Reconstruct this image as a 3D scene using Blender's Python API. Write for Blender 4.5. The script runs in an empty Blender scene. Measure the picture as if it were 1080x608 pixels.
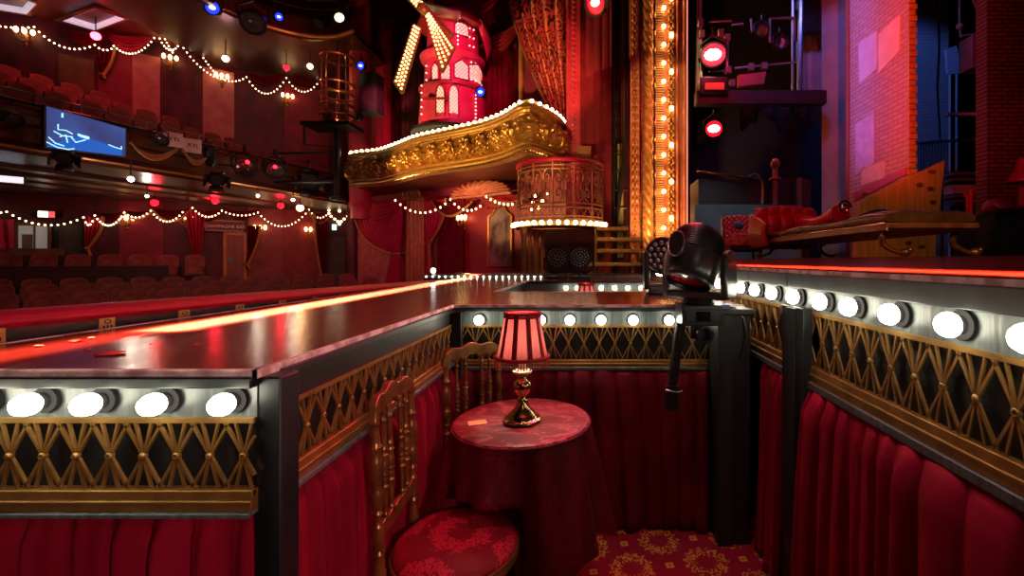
import bpy, math, random
from mathutils import Vector, Matrix
R = random.Random(7)
PI = math.pi
C = bpy.context.scene.collection
F, CX, CY, HC = 466.0, 620.0, 275.0, 1.382          # focal length in px, vanishing point, eye height

def at(px, py, Y):
    return Vector(((px-CX)/F*Y, Y, HC-(py-CY)/F*Y))
def zat(py, Y):
    return HC-(py-CY)/F*Y

# ------------------------------------------------------------------ mesh builder
class MB:
    def __init__(s): s.v, s.f = [], []
    def add(s, vs, fs, m=None):
        b = len(s.v)
        for p in vs:
            p = Vector(p)
            s.v.append(tuple(m @ p) if m is not None else tuple(p))
        for f in fs: s.f.append(tuple(b+i for i in f))
        return s
    def box(s, c, d, m=None, rz=0.0):
        x, y, z = d[0]/2, d[1]/2, d[2]/2
        vs = [(-x,-y,-z),(x,-y,-z),(x,y,-z),(-x,y,-z),(-x,-y,z),(x,-y,z),(x,y,z),(-x,y,z)]
        fs = [(0,3,2,1),(4,5,6,7),(0,1,5,4),(1,2,6,5),(2,3,7,6),(3,0,4,7)]
        t = Matrix.Translation(c) @ Matrix.Rotation(rz, 4, 'Z')
        return s.add(vs, fs, (m @ t) if m is not None else t)
    def bx(s, x0, x1, y0, y1, z0, z1, m=None):
        return s.box(((x0+x1)/2,(y0+y1)/2,(z0+z1)/2), (abs(x1-x0),abs(y1-y0),abs(z1-z0)), m)
    def bar(s, p, q, w, t, n=(0,0,1)):
        """rectangular bar from p to q, t thick along n and w wide across"""
        p, q, n = Vector(p), Vector(q), Vector(n).normalized()
        d = (q-p); L = d.length; d.normalize()
        w_ = d.cross(n)
        if w_.length < 1e-6: w_ = d.orthogonal()
        w_.normalize(); n = w_.cross(d)
        m = Matrix(((d.x,w_.x,n.x,(p.x+q.x)/2),(d.y,w_.y,n.y,(p.y+q.y)/2),(d.z,w_.z,n.z,(p.z+q.z)/2),(0,0,0,1)))
        return s.box((0,0,0),(L,w,t),m)
    def tube(s, pts, r, n=8, closed=False):
        pts = [Vector(p) for p in pts]; k = len(pts)
        rr = r if isinstance(r,(list,tuple)) else [r]*k
        up = None; rings = []
        for i,p in enumerate(pts):
            a = pts[i-1] if (i>0 or closed) else p
            b = pts[(i+1)%k] if (i<k-1 or closed) else p
            d = (b-a)
            if d.length < 1e-9: d = Vector((0,0,1))
            d.normalize()
            if up is None: up = d.orthogonal().normalized()
            up = (up - d*up.dot(d))
            if up.length < 1e-6: up = d.orthogonal()
            up.normalize(); sd = d.cross(up)
            rings.append([p + (up*math.cos(2*PI*j/n)+sd*math.sin(2*PI*j/n))*rr[i] for j in range(n)])
        vs = [v for ring in rings for v in ring]; fs = []
        for i in range(k if closed else k-1):
            i2 = (i+1)%k
            for j in range(n): fs.append((i*n+j, i*n+(j+1)%n, i2*n+(j+1)%n, i2*n+j))
        if not closed:
            fs.append(tuple(reversed(range(n)))); fs.append(tuple((k-1)*n+j for j in range(n)))
        return s.add(vs, fs)
    def lathe(s, prof, n=16, m=None, a0=0.0, a1=2*PI, caps=True):
        full = abs(a1-a0-2*PI) < 1e-6; k = n if full else n+1
        vs = [(r*math.cos(a0+(a1-a0)*j/n), r*math.sin(a0+(a1-a0)*j/n), z) for r,z in prof for j in range(k)]
        fs = []
        for i in range(len(prof)-1):
            for j in range(n):
                j2 = (j+1)%k
                fs.append((i*k+j, i*k+j2, (i+1)*k+j2, (i+1)*k+j))
        if caps and full:
            if prof[0][0] > 1e-6: fs.append(tuple(reversed(range(k))))
            if prof[-1][0] > 1e-6: fs.append(tuple((len(prof)-1)*k+j for j in range(k)))
        return s.add(vs, fs, m)
    def sphere(s, c, r, n=10, k=6, sc=(1,1,1)):
        prof = [(max(1e-5,r*math.sin(PI*i/k)), -r*math.cos(PI*i/k)) for i in range(k+1)]
        return s.lathe(prof, n, Matrix.Translation(c) @ Matrix.Diagonal((sc[0],sc[1],sc[2],1)), caps=False)
    def prism(s, out, t, m=None):
        """outline in local xz, thickness t along local y (centred)"""
        k = len(out)
        vs = [(x,-t/2,z) for x,z in out]+[(x,t/2,z) for x,z in out]
        fs = [tuple(range(k)), tuple(reversed(range(k,2*k)))]
        fs += [(i,k+i,k+(i+1)%k,(i+1)%k) for i in range(k)]
        return s.add(vs, fs, m)
    def grid(s, nu, nv, fn, closed_u=False):
        vs = [fn(i/nu, j/nv) for j in range(nv+1) for i in range(nu if closed_u else nu+1)]
        k = nu if closed_u else nu+1
        fs = [(j*k+i, j*k+(i+1)%k, (j+1)*k+(i+1)%k, (j+1)*k+i) for j in range(nv) for i in range(nu)]
        return s.add(vs, fs)
    def build(s, name, mat, parent=None, sharp=40, solid=0.0, bevel=0.0, local=False, invert=False):
        me = bpy.data.meshes.new(name)
        vs = s.v
        if parent is not None and not local:               # world coordinates into the parent's frame
            inv = world_of(parent).inverted(); vs = [tuple(inv @ Vector(p)) for p in vs]
        me.from_pydata(vs, [], s.f); me.update()
        for p in me.polygons: p.use_smooth = True
        me.set_sharp_from_angle(angle=math.radians(sharp))
        o = bpy.data.objects.new(name, me); C.objects.link(o)
        me.materials.append(mat)
        if parent is not None: o.parent = parent
        if solid:
            q = o.modifiers.new('thickness','SOLIDIFY'); q.thickness = solid; q.offset = 0
        if bevel:
            q = o.modifiers.new('bevel','BEVEL'); q.width = bevel; q.segments = 2; q.limit_method = 'ANGLE'
        return o

def world_of(o):
    m = o.matrix_basis.copy()
    return world_of(o.parent) @ m if o.parent else m

LABELS = {}
def tag(o, label=None, cat=None, group=None, kind=None):
    if label: o['label'] = label
    if cat: o['category'] = cat
    if group: o['group'] = group
    if kind: o['kind'] = kind
    return o
def thing(name, label, cat, loc=(0,0,0), rz=0.0, group=None):
    o = bpy.data.objects.new(name, None); C.objects.link(o)
    o.empty_display_size = 0.1
    o.location = loc; o.rotation_euler = (0,0,rz)
    return tag(o, label, cat, group)
def struct(o): o['kind'] = 'structure'; return o
def dup(root, label=None, loc=None, rz=None, group=None, scale=None):
    def cp(o, par):
        c = o.copy(); C.objects.link(c); c.parent = par
        for ch in KIDS.get(o.name) or kids(o): cp(ch, c)
        return c
    r = cp(root, root.parent)
    if label: r['label'] = label
    if group: r['group'] = group
    if loc is not None: r.location = loc
    if rz is not None: r.rotation_euler = (0,0,rz)
    if scale is not None: r.scale = scale if isinstance(scale,(tuple,list)) else (scale,)*3
    return r
KIDS = {}
def kids(o):
    k = [c for c in C.objects if c.parent == o]
    KIDS[o.name] = k
    return k
ORD = ['first','second','third','fourth','fifth','sixth','seventh','eighth','ninth','tenth','eleventh','twelfth','thirteenth','fourteenth','fifteenth','sixteenth','seventeenth','eighteenth','nineteenth','twentieth','twenty-first','twenty-second','twenty-third','twenty-fourth','twenty-fifth','twenty-sixth','twenty-seventh','twenty-eighth']

# ------------------------------------------------------------------ materials
def lin(c):
    return tuple((x/12.92 if x<=0.04045 else ((x+0.055)/1.055)**2.4) for x in c)
def newmat(name):
    m = bpy.data.materials.new(name); m.use_nodes = True
    nt = m.node_tree; return m, nt, nt.nodes['Principled BSDF']
def mat(name, c1, c2=None, scale=8.0, rough=0.5, metal=0.0, bump=0.0, stretch=(1,1,1), sheen=0.0, lo=0.35, hi=0.65, coat=0.0, rvar=0.0, detail=4.0, spec=None):
    m, nt, b = newmat(name); N, L = nt.nodes, nt.links
    b.inputs['Roughness'].default_value = rough; b.inputs['Metallic'].default_value = metal
    if spec is not None: b.inputs['Specular IOR Level'].default_value = spec
    if sheen:
        b.inputs['Sheen Weight'].default_value = sheen; b.inputs['Sheen Tint'].default_value = (*c1,1); b.inputs['Sheen Roughness'].default_value = 0.4
    if coat: b.inputs['Coat Weight'].default_value = coat
    tc = N.new('ShaderNodeTexCoord'); mp = N.new('ShaderNodeMapping'); mp.inputs['Scale'].default_value = stretch
    no = N.new('ShaderNodeTexNoise'); no.inputs['Scale'].default_value = scale; no.inputs['Detail'].default_value = detail
    L.new(tc.outputs['Object'], mp.inputs['Vector']); L.new(mp.outputs[0], no.inputs['Vector'])
    cr = N.new('ShaderNodeValToRGB'); cr.color_ramp.elements[0].position = lo; cr.color_ramp.elements[1].position = hi
    cr.color_ramp.elements[0].color = (*c1,1); cr.color_ramp.elements[1].color = (*(c2 or c1),1)
    L.new(no.outputs['Fac'], cr.inputs['Fac']); L.new(cr.outputs[0], b.inputs['Base Color'])
    if bump:
        bp = N.new('ShaderNodeBump'); bp.inputs['Strength'].default_value = bump; bp.inputs['Distance'].default_value = 0.01
        L.new(no.outputs['Fac'], bp.inputs['Height']); L.new(bp.outputs[0], b.inputs['Normal'])
    if rvar:
        mr = N.new('ShaderNodeMapRange'); mr.inputs['To Min'].default_value = rough-rvar; mr.inputs['To Max'].default_value = rough+rvar
        L.new(no.outputs['Fac'], mr.inputs['Value']); L.new(mr.outputs[0], b.inputs['Roughness'])
    return m
def glow(name, col, s):
    m, nt, b = newmat(name)
    b.inputs['Base Color'].default_value = (*col,1); b.inputs['Emission Color'].default_value = (*col,1); b.inputs['Emission Strength'].default_value = s
    return m

BLACKW = mat('black_painted_wood', (.007,.009,.010), (.018,.023,.025), 14, .42, 0, .12, (1,1,.12), rvar=.1)
LITBLACKW = mat('bulb_lit_black_wood', (.075,.095,.098), (.15,.18,.18), 22, .38, 0, .15, (3,3,.25), rvar=.1)  # black wood made paler, the bulbs' light put into its colour
GOLD = mat('gold_paint', (.30,.155,.035), (.44,.25,.07), 18, .42, .55, .1)
BRASS = mat('polished_brass', (.55,.36,.14), (.75,.55,.28), 20, .22, 1.0, 0.0, rvar=.08)
CHGOLD = mat('worn_gold_wood', (.24,.10,.035), (.42,.20,.07), 16, .30, .7, .08)
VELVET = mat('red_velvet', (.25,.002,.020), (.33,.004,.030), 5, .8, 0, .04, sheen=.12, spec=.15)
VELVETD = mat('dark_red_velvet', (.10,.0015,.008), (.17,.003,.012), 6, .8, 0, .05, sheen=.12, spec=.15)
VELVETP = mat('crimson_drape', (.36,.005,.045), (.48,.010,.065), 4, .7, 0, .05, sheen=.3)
REDPAINT = mat('red_padded_vinyl', (.40,.005,.035), (.48,.008,.05), 6, .4)
BLACKM = mat('black_metal', (.012,.012,.013), (.022,.022,.024), 30, .38, .3, .05)
BLACKP = mat('black_plastic', (.015,.015,.016), (.022,.022,.022), 12, .3)
BLACKF = mat('black_fabric', (.006,.006,.008), (.014,.013,.016), 12, .9)
WHITE = mat('white_card', (.6,.5,.45), (.7,.6,.55), 9, .6)
STEEL = mat('steel', (.35,.35,.38), (.5,.5,.53), 9, .3, .9)
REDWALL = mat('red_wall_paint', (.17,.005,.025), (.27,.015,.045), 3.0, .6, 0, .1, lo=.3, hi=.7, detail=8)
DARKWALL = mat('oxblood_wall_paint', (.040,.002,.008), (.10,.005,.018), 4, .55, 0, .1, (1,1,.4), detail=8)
PALEWALL = mat('distressed_pink_wall', (.36,.10,.10), (.52,.20,.18), 3.5, .6, 0, .1, lo=.3, hi=.7, detail=9)
BROWN = mat('dark_varnished_soffit', (.055,.022,.012), (.085,.035,.02), 3, .32, 0, .03)
PILGOLD = mat('pilaster_gilding', (.36,.13,.04), (.5,.2,.07), 5, .45, .3, .06)
WOODB = mat('yellowed_plank', (.34,.17,.045), (.50,.28,.08), 5, .5, 0, .1, (6,6,.35), detail=8)
SEATR = mat('stalls_seat_plush', (.14,.022,.020), (.24,.05,.038), 9, .7, 0, .05, sheen=.3)
SEATD = mat('seat_dark_frame', (.03,.008,.007), (.05,.014,.01), 9, .5)
BULBW = glow('warm_white_bulb', (1.0,.78,.45), 10)
FOOTB = glow('footlight_glass', (1.0,.94,.72), 19)
GARB = glow('garland_bulb_glass', (1.0,.66,.36), 5)
AMBERB = glow('amber_bulb', (1.0,.58,.20), 22)
SAILB = glow('sail_bulb_glass', (1.0,.50,.17), 5)
BLUEL = glow('blue_led', (.006,.014,1.0), 6)
REDL = glow('red_led', (1.0,.01,.02), 14)
REDHOT = glow('hot_red_lens', (1.0,.16,.22), 45)
WARML = glow('tungsten_lens', (1.0,.62,.28), 6)
WHITEL = glow('white_lens', (1.0,.95,.9), 14)
WINGL = glow('lit_window_glass', (1.0,.60,.45), 1.0)

def damask(name, base, hi_, sc=9.0, rough=.55):
    """tone-on-tone woven medallions"""
    m, nt, b = newmat(name); N, L = nt.nodes, nt.links
    tc = N.new('ShaderNodeTexCoord')
    no = N.new('ShaderNodeTexNoise'); no.inputs['Scale'].default_value = 38; no.inputs['Detail'].default_value = 5; no.inputs['Roughness'].default_value = .65
    vo = N.new('ShaderNodeTexVoronoi'); vo.inputs['Scale'].default_value = sc
    mx = N.new('ShaderNodeMixRGB'); mx.inputs[0].default_value = .06
    L.new(tc.outputs['Object'], no.inputs['Vector']); L.new(tc.outputs['Object'], mx.inputs[1]); L.new(no.outputs['Color'], mx.inputs[2])
    L.new(mx.outputs[0], vo.inputs['Vector'])
    w = N.new('ShaderNodeMath'); w.operation = 'MULTIPLY'; w.inputs[1].default_value = 11.0
    L.new(vo.outputs['Distance'], w.inputs[0])
    si = N.new('ShaderNodeMath'); si.operation = 'SINE'; L.new(w.outputs[0], si.inputs[0])
    ad = N.new('ShaderNodeMath'); ad.operation = 'MULTIPLY_ADD'; ad.inputs[1].default_value = 1.6; L.new(no.outputs['Fac'], ad.inputs[0]); L.new(si.outputs[0], ad.inputs[2])
    cr = N.new('ShaderNodeValToRGB'); cr.color_ramp.elements[0].position = .95; cr.color_ramp.elements[1].position = 1.12
    s2 = N.new('ShaderNodeMath'); s2.operation = 'MULTIPLY'; s2.inputs[1].default_value = .62; L.new(ad.outputs[0], s2.inputs[0])
    cr.color_ramp.elements[0].position = .52; cr.color_ramp.elements[1].position = .68
    cr.color_ramp.elements[0].color = (*base,1); cr.color_ramp.elements[1].color = (*hi_,1)
    L.new(s2.outputs[0], cr.inputs[0]); L.new(cr.outputs[0], b.inputs['Base Color'])
    b.inputs['Roughness'].default_value = rough
    return m
def wreath(name,base,motif,sp=.247,rot=38,ctr=(.35,2.176),r0=.20,r1=.40,leafsc=95.0,lobes=15.0,wob=.035,leaf_t=.50,dia_on=True,rough=.9,jit=0.0,bumpd=.004):
    m, nt, b = newmat(name); N, L = nt.nodes, nt.links
    def mth(op, a, bb=None, cc=None):
        n = N.new('ShaderNodeMath'); n.operation = op
        for i,x in enumerate((a,bb,cc)):
            if x is None: continue
            if isinstance(x,(int,float)): n.inputs[i].default_value = x
            else: L.new(x, n.inputs[i])
        return n.outputs[0]
    tc = N.new('ShaderNodeTexCoord'); mp = N.new('ShaderNodeMapping')
    mp.vector_type = 'POINT'
    mp.inputs['Rotation'].default_value = (0,0,math.radians(rot)); mp.inputs['Scale'].default_value = (1/sp,1/sp,1/sp)
    # centre one wreath at (.35, 2.176)
    a = math.radians(rot); x0, y0 = ctr[0]/sp, ctr[1]/sp
    mp.inputs['Location'].default_value = (-(x0*math.cos(a)-y0*math.sin(a)), -(x0*math.sin(a)+y0*math.cos(a)), 0)
    L.new(tc.outputs['Object'], mp.inputs['Vector'])
    sx = N.new('ShaderNodeSeparateXYZ'); L.new(mp.outputs[0], sx.inputs[0])
    def cell(v, off): return mth('SUBTRACT', mth('FRACT', mth('ADD', v, off)), .5)
    fx, fy = cell(sx.outputs[0], .5), cell(sx.outputs[1], .5)
    gx, gy = cell(sx.outputs[0], 0.0), cell(sx.outputs[1], 0.0)
    r = mth('SQRT', mth('ADD', mth('MULTIPLY',fx,fx), mth('MULTIPLY',fy,fy)))
    ang = mth('ARCTAN2', fy, fx)
    vo = N.new('ShaderNodeTexVoronoi'); vo.inputs['Scale'].default_value = leafsc; L.new(tc.outputs['Object'], vo.inputs['Vector'])
    edge = mth('MULTIPLY', mth('SINE', mth('MULTIPLY', ang, lobes)), wob)
    r2 = mth('ADD', r, edge)
    if jit:
        nj = N.new('ShaderNodeTexNoise'); nj.inputs['Scale'].default_value = leafsc*.45; nj.inputs['Detail'].default_value = 4; L.new(tc.outputs['Object'], nj.inputs['Vector'])
        r2 = mth('ADD', r2, mth('MULTIPLY', mth('SUBTRACT', nj.outputs['Fac'], .5), jit))
    ring = mth('MULTIPLY', mth('GREATER_THAN', r2, r0), mth('LESS_THAN', r2, r1))
    leaf = mth('LESS_THAN', vo.outputs['Distance'], leaf_t)
    wre = mth('MULTIPLY', ring, leaf)
    dia = mth('ADD', mth('ABSOLUTE', mth('ADD', gx, gy)), mth('ABSOLUTE', mth('SUBTRACT', gx, gy)))
    dia2 = mth('ADD', mth('ABSOLUTE', gx), mth('ABSOLUTE', gy))
    dm = mth('MULTIPLY', mth('LESS_THAN', dia2, .10), mth('GREATER_THAN', dia2, .03))
    fac = mth('MAXIMUM', wre, dm) if dia_on else wre
    no = N.new('ShaderNodeTexNoise'); no.inputs['Scale'].default_value = 400; L.new(tc.outputs['Object'], no.inputs['Vector'])
    mx = N.new('ShaderNodeMixRGB'); mx.inputs[1].default_value = (*base,1); mx.inputs[2].default_value = (*motif,1)
    L.new(fac, mx.inputs[0]); L.new(mx.outputs[0], b.inputs['Base Color']); b.inputs['Roughness'].default_value = rough; b.inputs['Specular IOR Level'].default_value = .25
    bp = N.new('ShaderNodeBump'); bp.inputs['Strength'].default_value = .35; bp.inputs['Distance'].default_value = bumpd
    L.new(no.outputs['Fac'], bp.inputs['Height']); L.new(bp.outputs[0], b.inputs['Normal'])
    return m
CARPET = wreath('wreath_carpet',(.25,.002,.020),(.58,.25,.035))
DAMSEAT = wreath('damask_upholstery',(.20,.002,.013),(.52,.014,.045),.235,20,(.02,.0),.20,.43,150.0,7.0,.02,.62,False,.55,.42,.0005)
DAMCLOTH = wreath('damask_tablecloth',(.10,.0014,.010),(.17,.004,.018),.20,10,(0,0),.18,.43,150.0,7.0,.02,.62,False,.6,.42,.0005)
def brocade():
    m, nt, b = newmat('brocade_table_top'); N, L = nt.nodes, nt.links
    tc = N.new('ShaderNodeTexCoord'); mp = N.new('ShaderNodeMapping'); mp.inputs['Scale'].default_value = (1,2.2,1); mp.inputs['Rotation'].default_value = (0,0,.5)
    L.new(tc.outputs['Object'], mp.inputs[0])
    n1 = N.new('ShaderNodeTexNoise'); n1.inputs['Scale'].default_value = 4.2; n1.inputs['Detail'].default_value = 6; n1.inputs['Roughness'].default_value = .68; n1.inputs['Distortion'].default_value = .6
    L.new(mp.outputs[0], n1.inputs['Vector'])
    cr = N.new('ShaderNodeValToRGB'); e = cr.color_ramp.elements; e[0].position = .40; e[0].color = (.16,.003,.014,1); e[1].position = .485; e[1].color = (.22,.006,.022,1)
    for p_, c_ in ((.50,(.46,.12,.13,1)),(.525,(.32,.03,.05,1)),(.56,(.15,.003,.013,1))):
        x = e.new(p_); x.color = c_
    L.new(n1.outputs['Fac'], cr.inputs[0]); L.new(cr.outputs[0], b.inputs['Base Color']); b.inputs['Roughness'].default_value = .42; b.inputs['Specular IOR Level'].default_value = .35
    return m
DAMTOP = brocade()

def deckmat():
    m, nt, b = newmat('scuffed_gloss_deck'); N, L = nt.nodes, nt.links
    tc = N.new('ShaderNodeTexCoord'); mp = N.new('ShaderNodeMapping'); mp.inputs['Scale'].default_value = (9,.35,1)
    L.new(tc.outputs['Object'], mp.inputs[0])
    n1 = N.new('ShaderNodeTexNoise'); n1.inputs['Scale'].default_value = 2; n1.inputs['Detail'].default_value = 8; L.new(mp.outputs[0], n1.inputs['Vector'])
    n2 = N.new('ShaderNodeTexNoise'); n2.inputs['Scale'].default_value = 9; n2.inputs['Detail'].default_value = 6; L.new(tc.outputs['Object'], n2.inputs['Vector'])
    cr = N.new('ShaderNodeValToRGB'); cr.color_ramp.elements[0].position = .3; cr.color_ramp.elements[1].position = .75
    cr.color_ramp.elements[0].color = (.07,.008,.008,1); cr.color_ramp.elements[1].color = (.14,.018,.016,1)
    L.new(n1.outputs['Fac'], cr.inputs[0]); L.new(cr.outputs[0], b.inputs['Base Color'])
    mr = N.new('ShaderNodeMapRange'); mr.inputs['To Min'].default_value = .12; mr.inputs['To Max'].default_value = .27
    L.new(n1.outputs['Fac'], mr.inputs['Value']); L.new(mr.outputs[0], b.inputs['Roughness']); b.inputs['Specular Tint'].default_value = (1,.42,.40,1)
    return m
DECK = deckmat()
EDGE = mat('worn_white_edge', (.50,.36,.31), (.95,.90,.84), 14, .5, 0, .1, lo=.42, hi=.55)

def fleur():
    """orange-red cloth printed with dark scattered scroll motifs"""
    m, nt, b = newmat('printed_proscenium_cloth'); N, L = nt.nodes, nt.links
    tc = N.new('ShaderNodeTexCoord'); no = N.new('ShaderNodeTexNoise'); no.inputs['Scale'].default_value = 6; no.inputs['Detail'].default_value = 3
    vo = N.new('ShaderNodeTexVoronoi'); vo.inputs['Scale'].default_value = 3.4; vo.feature = 'F1'
    mx = N.new('ShaderNodeMixRGB'); mx.inputs[0].default_value = .12
    L.new(tc.outputs['Object'], no.inputs[0]); L.new(tc.outputs['Object'], mx.inputs[1]); L.new(no.outputs['Color'], mx.inputs[2]); L.new(mx.outputs[0], vo.inputs['Vector'])
    mu = N.new('ShaderNodeMath'); mu.operation = 'MULTIPLY'; mu.inputs[1].default_value = 26; L.new(vo.outputs['Distance'], mu.inputs[0])
    si = N.new('ShaderNodeMath'); si.operation = 'SINE'; L.new(mu.outputs[0], si.inputs[0])
    n2 = N.new('ShaderNodeTexNoise'); n2.inputs['Scale'].default_value = 14; n2.inputs['Detail'].default_value = 1; L.new(tc.outputs['Object'], n2.inputs[0])
    ml = N.new('ShaderNodeMath'); ml.operation = 'MULTIPLY_ADD'; ml.inputs[1].default_value = .35; ml.inputs[2].default_value = 0; L.new(si.outputs[0], ml.inputs[0])
    ad = N.new('ShaderNodeMath'); ad.operation = 'ADD'; L.new(ml.outputs[0], ad.inputs[0]); L.new(n2.outputs['Fac'], ad.inputs[1])
    cr = N.new('ShaderNodeValToRGB'); cr.color_ramp.elements[0].position = .62; cr.color_ramp.elements[1].position = .68
    cr.color_ramp.elements[0].color = (.72,.17,.12,1); cr.color_ramp.elements[1].color = (.06,.008,.008,1)
    L.new(ad.outputs[0], cr.inputs[0]); L.new(cr.outputs[0], b.inputs['Base Color']); b.inputs['Roughness'].default_value = .8
    return m
FLEUR = fleur()

def brick(name, c1, c2, mortar, sc=1.0, swz='XZ'):
    m, nt, b = newmat(name); N, L = nt.nodes, nt.links
    tc = N.new('ShaderNodeTexCoord'); sx = N.new('ShaderNodeSeparateXYZ'); cb = N.new('ShaderNodeCombineXYZ')
    L.new(tc.outputs['Object'], sx.inputs[0])
    L.new(sx.outputs[swz[0]], cb.inputs[0]); L.new(sx.outputs[swz[1]], cb.inputs[1])
    br = N.new('ShaderNodeTexBrick'); br.inputs['Scale'].default_value = sc; br.inputs['Brick Width'].default_value = .19; br.inputs['Row Height'].default_value = .066
    br.inputs['Mortar Size'].default_value = .010; br.inputs['Color1'].default_value = (*c1,1); br.inputs['Color2'].default_value = (*c2,1); br.inputs['Mortar'].default_value = (*mortar,1)
    L.new(cb.outputs[0], br.inputs['Vector']); L.new(br.outputs['Color'], b.inputs['Base Color']); b.inputs['Roughness'].default_value = .75
    no = N.new('ShaderNodeTexNoise'); no.inputs['Scale'].default_value = 20; L.new(tc.outputs['Object'], no.inputs[0])
    sb = N.new('ShaderNodeMath'); sb.operation = 'MULTIPLY_ADD'; sb.inputs[1].default_value = -1.0; L.new(br.outputs['Fac'], sb.inputs[0]); L.new(no.outputs['Fac'], sb.inputs[2])
    bp = N.new('ShaderNodeBump'); bp.inputs['Strength'].default_value = .8; bp.inputs['Distance'].default_value = .02; L.new(sb.outputs[0], bp.inputs['Height']); L.new(bp.outputs[0], b.inputs['Normal'])
    return m
def light(kind,name,loc,energy,col,target=None,size=.3,size_y=None,spot=60,blend=.4,spread=None,parent=None):
    l=bpy.data.lights.new(name,kind); l.energy=energy; l.color=col
    if kind=='AREA':
        l.size=size
        if size_y: l.shape='RECTANGLE'; l.size_y=size_y
        if spread: l.spread=math.radians(spread)
    else: l.shadow_soft_size=size
    if kind=='SPOT': l.spot_size=math.radians(spot); l.spot_blend=blend
    o=bpy.data.objects.new(name,l); C.objects.link(o); o.location=loc
    if target is not None: o.rotation_euler=(Vector(target)-Vector(loc)).to_track_quat('-Z','Y').to_euler()
    return o
# ================================================================== FOREGROUND PIT
ZR = 1.150            # runway deck
ZS = 1.341            # main stage edge
XL, XR, YN, YB = -.70, .856, .935, 2.30

fl = MB(); fl.bx(-.72,.90,.2,2.36,-.05,0); struct(fl.build('floor', CARPET))

def frame2(p0, p1, n):
    p0, p1 = Vector((*p0,0)), Vector((*p1,0)); u = (p1-p0); L = u.length; u.normalize(); n = Vector((*n,0))
    m = Matrix(((u.x,n.x,0,p0.x),(u.y,n.y,0,p0.y),(0,0,1,0),(0,0,0,1)))
    return m, L
def footlight(root, m, s, out, z, r, light=None):
    """one round bulb on a black socket: bulb > socket"""
    mm = m @ Matrix.Translation((s,out,z)) @ Matrix.Rotation(-PI/2,4,'X')      # local z -> outwards
    b = MB(); b.lathe([(r*.60,.020),(r*.88,.026),(r,.034),(r*.97,.044),(r*.78,.054),(r*.4,.060),(1e-5,.062)],18,mm,caps=False)
    bo = b.build('bulb', light or FOOTB, root)
    k = MB(); k.lathe([(r*1.20,-.0),(r*1.25,.002),(r*1.20,.009),(r*.75,.010),(r*.68,.020),(r*.60,.022)],18,mm); k.build('socket', BLACKF, bo)
    return bo
def lattice(root, m, L, z0, z1, per, phase=0.0, out=.006, w=.0060, t=.006):
    """gold fretwork: crossing bars, narrow V bars and round hubs"""
    b = MB(); zc = (z0+z1)/2; h = (z1-z0)
    k0 = int(math.floor(-phase/per))-1; n = int(L/per)+4
    def seg(s0,za,s1,zb,ww):
        # clip to the panel ends
        for _ in range(2):
            if s0 > s1: s0,za,s1,zb = s1,zb,s0,za
            if s1 <= 0 or s0 >= L: return
            if s0 < 0: za += (zb-za)*(0-s0)/(s1-s0); s0 = 0
            if s1 > L: zb += (za-zb)*(s1-L)/(s1-s0); s1 = L
        if abs(s1-s0)+abs(zb-za) < .006: return
        b.bar(m@Vector((s0,out,za)), m@Vector((s1,out,zb)), ww, t, m.to_3x3()@Vector((0,1,0)))
    for k in range(k0, k0+n):
        s = phase+k*per
        for sg,zz in ((1,z1),(-1,z0)):
            seg(s,zc,s-per*.56,zz+sg*.0,w); seg(s,zc,s+per*.56,zz,w)
            seg(s,zc,s-per*.24,zz,w*.8); seg(s,zc,s+per*.24,zz,w*.8)
        if 0.01 < s < L-.01:
            mm = m@Matrix.Translation((s,out,zc))@Matrix.Rotation(-PI/2,4,'X')
            if k%2: b.lathe([(w*1.25,-t*.5),(w*1.35,t*.6),(w*.9,t*1.3),(1e-5,t*1.5)],12,mm)
            else: b.lathe([(w*.55,-t*.5),(w*1.35,-t*.5),(w*1.35,t*.8),(w*1.1,t*1.1),(w*.6,t*1.1),(w*.55,-t*.5)],12,mm,caps=False)
    rw = h*.05+.004
    b.bx(0,L,out-t*.5,out+t*.62,z1,z1+rw,m); b.bx(0,L,out-t*.5,out+t*.62,z0-rw*1.2,z0,m)
    return b.build('lattice', GOLD, root, sharp=30)
def fascia(root, p0, p1, n, ztop, zlip, z1, z0, zm, zl, per, phase=0, bulbs=(), br=.027, bz=1.077, strip=True, board=LITBLACKW, w=.0053):
    m, L = frame2(p0, p1, n)
    b = MB(); b.bx(0,L,-.03,-.012,zl,z1+.01,m); b.build('backing_board', BLACKW, root)
    if strip:
        b = MB(); b.bx(0,L,-.03,.0,z1+.008,zlip+.004,m); b.build('bulb_strip', board, root)
    b = MB(); b.bx(0,L,-.03,.018,zlip,ztop-.012,m); b.build('lip', BLACKW, root, bevel=.003)
    lattice(root, m, L, z0, z1, per, phase, w=w)
    b = MB()                                                              # stepped gilt moulding below the fretwork
    hh = zm-zl; q = (z0-zm)
    b.bx(0,L,-.012,.014,zm+q*.52,z0-q*.05,m); b.bx(0,L,-.012,.020,zm+q*.38,zm+q*.52,m); b.bx(0,L,-.012,.016,zm,zm+q*.40,m)
    b.build('moulding', GOLD, root, bevel=.002)
    b = MB(); b.bx(0,L,-.03,.026,zl,zm,m); b.build('ledge', LITBLACKW, root, bevel=.002)
    for s in bulbs: footlight(root, m, s, .0, bz, br)
    return m, L

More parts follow.
